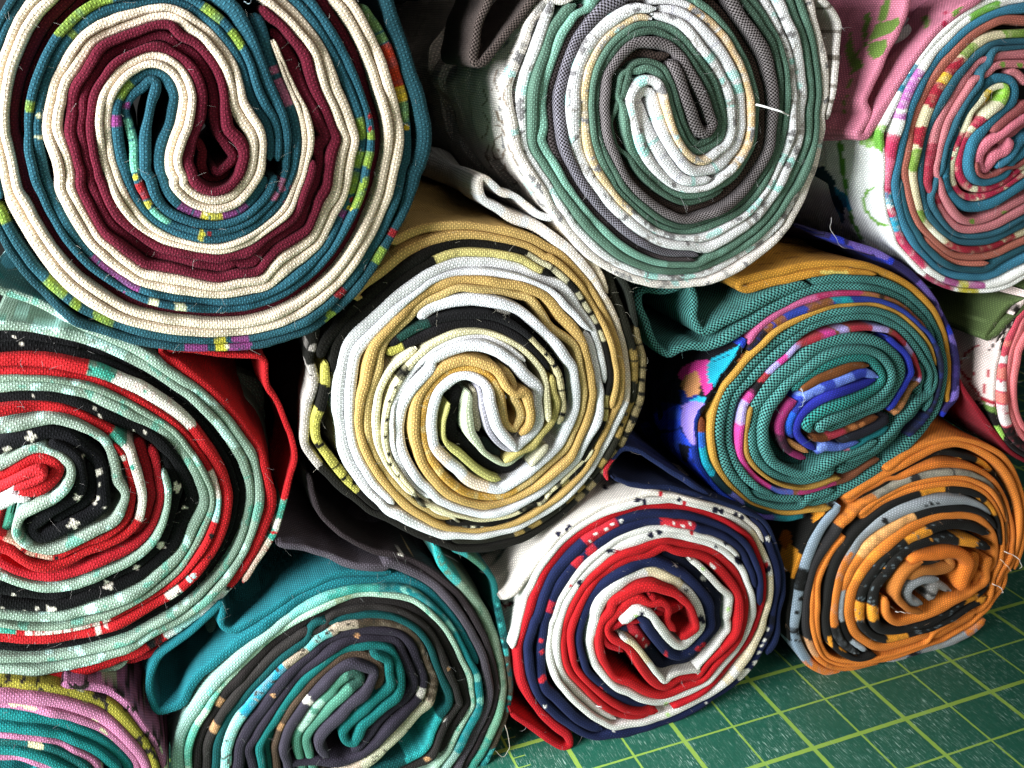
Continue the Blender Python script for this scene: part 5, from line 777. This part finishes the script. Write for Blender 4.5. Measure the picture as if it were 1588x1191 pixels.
R9.band('''h2:950,412,9 880,385,13 850,430 830,460''', 12, '8A8783', rec=0.1, label='grey and black print layer', marks=[('1F1E1C', 'h2:860,440,6 905,395,3')])
R9.build()

# ---- coral roll cut by the right edge
R11 = Roll('fabric_roll', 'coral pink and leaf green fabric roll cut off by the right edge of the photo', -0.5, plain)
R11.band('''p:1600,462,8;i1:480,195 422,270 372,345 345,395 400,370 470,310 551,215;p:1610,440''', 9, '4C5A34', deep=16, label='leaf green fold', name='fabric_fold', blot=[('66764A', 9, 9, 0.72, 0)])
R11.band('''p:1600,455,8;i1:530,230 470,330 432,430 402,550 390,680 392,800 422,900 480,1010 551,1062;p:1610,715''', 8, 'D9C4BC', deep=16, label='white and red print layer', marks=[('14100F', 'i1:400,830,12 422,900,16 450,960,16 480,1010,16 520,1040,16 551,1062,16;p:1610,715,20'), ('1B1712', 'i1:520,230,6 500,280,5 470,320,4 430,400,4')],
 fine=[('161110', 'fill', 'i1:330,790 400,830 551,1020 551,1080 440,1040 340,860'), ('5E7A3A', 'fill', 'i1:300,750 390,790 400,830 320,800'), ('9CCB5A', 'fill', 'i1:375,900 410,895 440,950 430,975 390,950'), ('9C2A36', 'line', 'i1:300,420,1.4 220,470,1.4 180,540,1.6'), ('9C2A36', 'line', 'i1:360,540,1.3 330,640,1.3 310,740,1.3'), ('9C2A36', 'line', 'i1:270,580,1.2 230,640,1.2'), ('9C2A36', 'line', 'i1:180,570,2 300,730,3 390,770,2'), ('1B1712', 'line', 'i1:530,220,2.5 470,300,2 410,380,2 355,455,1.2'), ('1B1712', 'line', 'i1:440,350,1.6 420,460,1.2'), ('1B1712', 'line', 'i1:480,270,2.5 510,330,1.2')])
R11.band('''i1:155,575,8 220,702 300,822 370,922 440,1002 551,1080;p:1620,730''', 9, '7E1622', deep=16, label='dark red layer')
R11.band('''p:1600,480,11;i1:530,290,13 500,380 455,490 432,600 422,700 430,800 450,880 490,965 551,1040;p:1615,705''', 13, 'C24A58', label='red and coral print layer', marks=[('E9DDDA', 'i1:520,385,6 450,520,7 460,505,5 430,660,6 430,790,6 435,850,9 450,870,7'), ('D9786C', 'i1:490,430,8 435,590,9 425,730,8'), ('14100F', 'i1:470,930,12 490,965,12 520,1005,12 551,1040,12;p:1615,705,12')])
R11.band('''p:1610,480,9;i1:551,270 520,360 482,452 464,560 462,680 480,800 520,900 551,955;p:1605,690''', 9, 'CF6E70', label='coral layer')
R11.band('''p:1615,500,9;i1:551,430 515,560 497,680 512,800 551,900;p:1608,675''', 9, 'CF6E70', label='coral layer')
R11.build()

# ---- flap of the roll lying above, top edge
R12 = Roll('fabric_roll', 'brown grey chambray roll above, only its drooping fold showing at the top edge', -0.35, grey)
R12.band('''p:762,-40,13;b1:165,0 115,120 88,230 62,330 70,392 112,396 170,335 250,235 345,120 430,0;p:860,-50 930,-90''', 13, '5F524D', deep=1.3, label='brown grey chambray fold', name='fabric_fold', fix=True)
R12.dome = 0.0
R12.band('''p:980,-60,12 985,-130 930,-210 820,-240 700,-240 600,-205 550,-120 570,-45 640,-10 735,-22''', 12, '241D1B', deep=16, label='brown grey chambray layer')  # unseen layer added above, dark and shaped to keep the gap below black
R12.build()

# ---- loose threads and the fuzz of cut cotton
loose_thread(R2, 'b2:945,645 1000,665 1060,690 1145,715', 'F2F0EA', 0.016, 0.25)
loose_thread(R9, 'h1:1148,658 1185,672 1215,705 1230,748', 'EFE3D6', 0.009, 0.1)
loose_thread(R9, 'h1:1128,698 1150,725 1182,760', 'D8B89A', 0.008, 0.08)
loose_thread(R9, 'h1:1088,822 1115,832 1138,870', 'E6D8CC', 0.009, 0.08)
loose_thread(R9, 'h2:610,480 640,478 690,488', 'C9BFB2', 0.007, 0.05)
loose_thread(R7, 'f7:1455,800 1475,900 1460,1010 1420,1045 1380,1020', 'B9AE9E', 0.006, 0.1)
loose_thread(R5, 'e2:110,560 78,620 100,700 160,770 240,792', 'B9B4B0', 0.004, 0.15)
loose_thread(R4, 'd2:588,680 592,720 582,790', 'A8B4C0', 0.005, 0.1)
loose_thread(R4, 'd3:1130,170 1128,220 1135,270', 'A8B4C0', 0.004, 0.1)
loose_thread(R1, 'a2:430,10 455,25 470,5 460,-15', '8FA0A8', 0.005, 0.05)
loose_thread(R8, 'g2:320,320 360,300 420,285', 'CFCBC6', 0.005, 0.1)
loose_thread(R8, 'g3:640,630 655,618 672,632', 'E8D8D8', 0.007, 0.08)
for rr_, n_, c_ in ((R1, 900, 'B9B4AC'), (R2, 800, 'C9C6C4'), (R3, 900, 'C9C0AE'), (R4, 600, '6E8E8C'), (R5, 500, 'B9A8A4'), (R6, 800, 'A8A09C'), (R7, 800, '8A8A84'), (R8, 600, 'B4A8A6'), (R9, 600, 'C09A78'), (R10, 200, '8A7A80'), (R11, 200, 'B49A96')):
    fuzz(rr_, int(n_*0.45), c_)

# ---------------------------------------------------------------- the cutting mat
def mat_material():
    m = bpy.data.materials.new('cutting_mat'); m.use_nodes = True; nt = m.node_tree; bs = nt.nodes['Principled BSDF']
    tc = N(nt, 'ShaderNodeTexCoord').outputs['Object']
    mp = nt.nodes.new('ShaderNodeVectorMath'); mp.operation = 'SCALE'; nt.links.new(tc, mp.inputs[0]); mp.inputs['Scale'].default_value = 1/U
    sp = N(nt, 'ShaderNodeSeparateXYZ'); nt.links.new(mp.outputs[0], sp.inputs[0])
    nz = N(nt, 'ShaderNodeTexNoise', i_2=9.0, i_3=3.0); nt.links.new(mp.outputs[0], nz.inputs[0])
    edge = mth(nt, 'MULTIPLY', mth(nt, 'SUBTRACT', nz.outputs[0], 0.5), 0.018)
    def lines(c, period, half):
        f = mth(nt, 'FRACT', mth(nt, 'ADD', mth(nt, 'DIVIDE', c, period), 0.5))
        d = mth(nt, 'MULTIPLY', mth(nt, 'ABSOLUTE', mth(nt, 'SUBTRACT', f, 0.5)), period)
        return mth(nt, 'LESS_THAN', mth(nt, 'ADD', d, edge), half)
    g = None
    for c in (sp.outputs[0], sp.outputs[1]):
        for per, hw in ((1.0, 0.021), (2.0, 0.043)):
            q = lines(c, per, hw); g = q if g is None else mth(nt, 'MAXIMUM', g, q)
    tick = mth(nt, 'MULTIPLY', lines(sp.outputs[1], 0.25, 0.012), mth(nt, 'MULTIPLY', mth(nt, 'GREATER_THAN', sp.outputs[0], -3.0), mth(nt, 'LESS_THAN', sp.outputs[0], -2.76)))
    g = mth(nt, 'MAXIMUM', g, tick)
    # wear: fine cuts running one way and pale flecks
    def scr(scale, lo, hi, seed, rot):
        mpn = N(nt, 'ShaderNodeMapping'); nt.links.new(mp.outputs[0], mpn.inputs[0]); mpn.inputs['Scale'].default_value = scale
        mpn.inputs['Rotation'].default_value = (0, 0, rot); mpn.inputs['Location'].default_value = (seed, seed*.7, 0)
        t = N(nt, 'ShaderNodeTexNoise', i_2=1.0, i_3=4.0); nt.links.new(mpn.outputs[0], t.inputs[0])
        r = N(nt, 'ShaderNodeMapRange'); nt.links.new(t.outputs[0], r.inputs[0]); r.inputs[1].default_value = lo; r.inputs[2].default_value = hi
        return r.outputs[0]
    s1 = scr((46, 5.5, 1), 0.575, 0.68, 3.1, 0.05); s2 = scr((40, 44, 1), 0.62, 0.72, 9.4, 0.3); s3 = scr((75, 2.2, 1), 0.56, 0.74, 5.5, -0.03)
    patch = scr((1.1, 0.9, 1), 0.40, 0.62, 1.7, 0)
    wear = mth(nt, 'MULTIPLY', mth(nt, 'MAXIMUM', mth(nt, 'MAXIMUM', mth(nt, 'MULTIPLY', s1, 0.85), mth(nt, 'MULTIPLY', s2, 0.6)), mth(nt, 'MULTIPLY', s3, 0.45)),
               mth(nt, 'ADD', mth(nt, 'MULTIPLY', patch, 0.75), 0.25))
    green = mixc(nt, nz.outputs[0], srgb('175241'), srgb('226450'))
    c = mixc(nt, g, green, srgb('90B44C'))
    c = mixc(nt, mth(nt, 'MULTIPLY', wear, mth(nt, 'SUBTRACT', 0.8, mth(nt, 'MULTIPLY', g, 0.55))), c, srgb('B9DCCB'))
    nt.links.new(c, bs.inputs['Base Color']); bs.inputs['Roughness'].default_value = 0.55
    bs.inputs['Specular IOR Level'].default_value = 0.35
    bp = nt.nodes.new('ShaderNodeBump'); bp.inputs['Strength'].default_value = 0.35; bp.inputs['Distance'].default_value = 0.0002
    fine = N(nt, 'ShaderNodeTexNoise', i_2=45.0, i_3=3.0); nt.links.new(mp.outputs[0], fine.inputs[0])
    nt.links.new(mth(nt, 'ADD', mth(nt, 'MULTIPLY', wear, -1.0), mth(nt, 'MULTIPLY', fine.outputs[0], 0.5)), bp.inputs['Height'])
    nt.links.new(bp.outputs[0], bs.inputs['Normal'])
    return m
def slab(name, x0, x1, y0, y1, z0, z1, mat, **tags):
    V = [(x, y, z) for z in (z0, z1) for y in (y0, y1) for x in (x0, x1)]
    F = [(0, 2, 3, 1), (4, 5, 7, 6), (0, 1, 5, 4), (1, 3, 7, 5), (3, 2, 6, 7), (2, 0, 4, 6)]
    o = link_mesh(name, V, F, mat, None, (0, 0, 0), smooth=False)
    return tag(o, **tags)
slab('cutting_mat', -24, 24, -26, 22, -0.16, 0.0, mat_material(), label='green cutting mat with a lime grid under the rolls, scratched', category='cutting mat')
def plainmat(name, c, rough=0.8, scale=3.0):
    m = bpy.data.materials.new(name); m.use_nodes = True; nt = m.node_tree; bs = nt.nodes['Principled BSDF']
    t = N(nt, 'ShaderNodeTexNoise', i_2=scale/U, i_3=4.0); tc = N(nt, 'ShaderNodeTexCoord'); nt.links.new(tc.outputs['Object'], t.inputs[0])
    cc = mixc(nt, t.outputs[0], srgb(c)*0.7, srgb(c)*1.2); nt.links.new(cc, bs.inputs['Base Color']); bs.inputs['Roughness'].default_value = rough
    return m
slab('table', -70, 70, -60, 40, -3.0, -0.165, plainmat('table_wood', '4A3524', 0.6, 0.5), kind='structure')
slab('wall', -70, 70, 24, 26, -3, 60, plainmat('dark_wall', '14110F'), kind='structure')  # added near-black backing so gaps between the rolls stay dark
print('TRIS', sum(sum(len(p.vertices)-2 for p in o.data.polygons) for o in bpy.data.objects if o.type == 'MESH')) if False else None
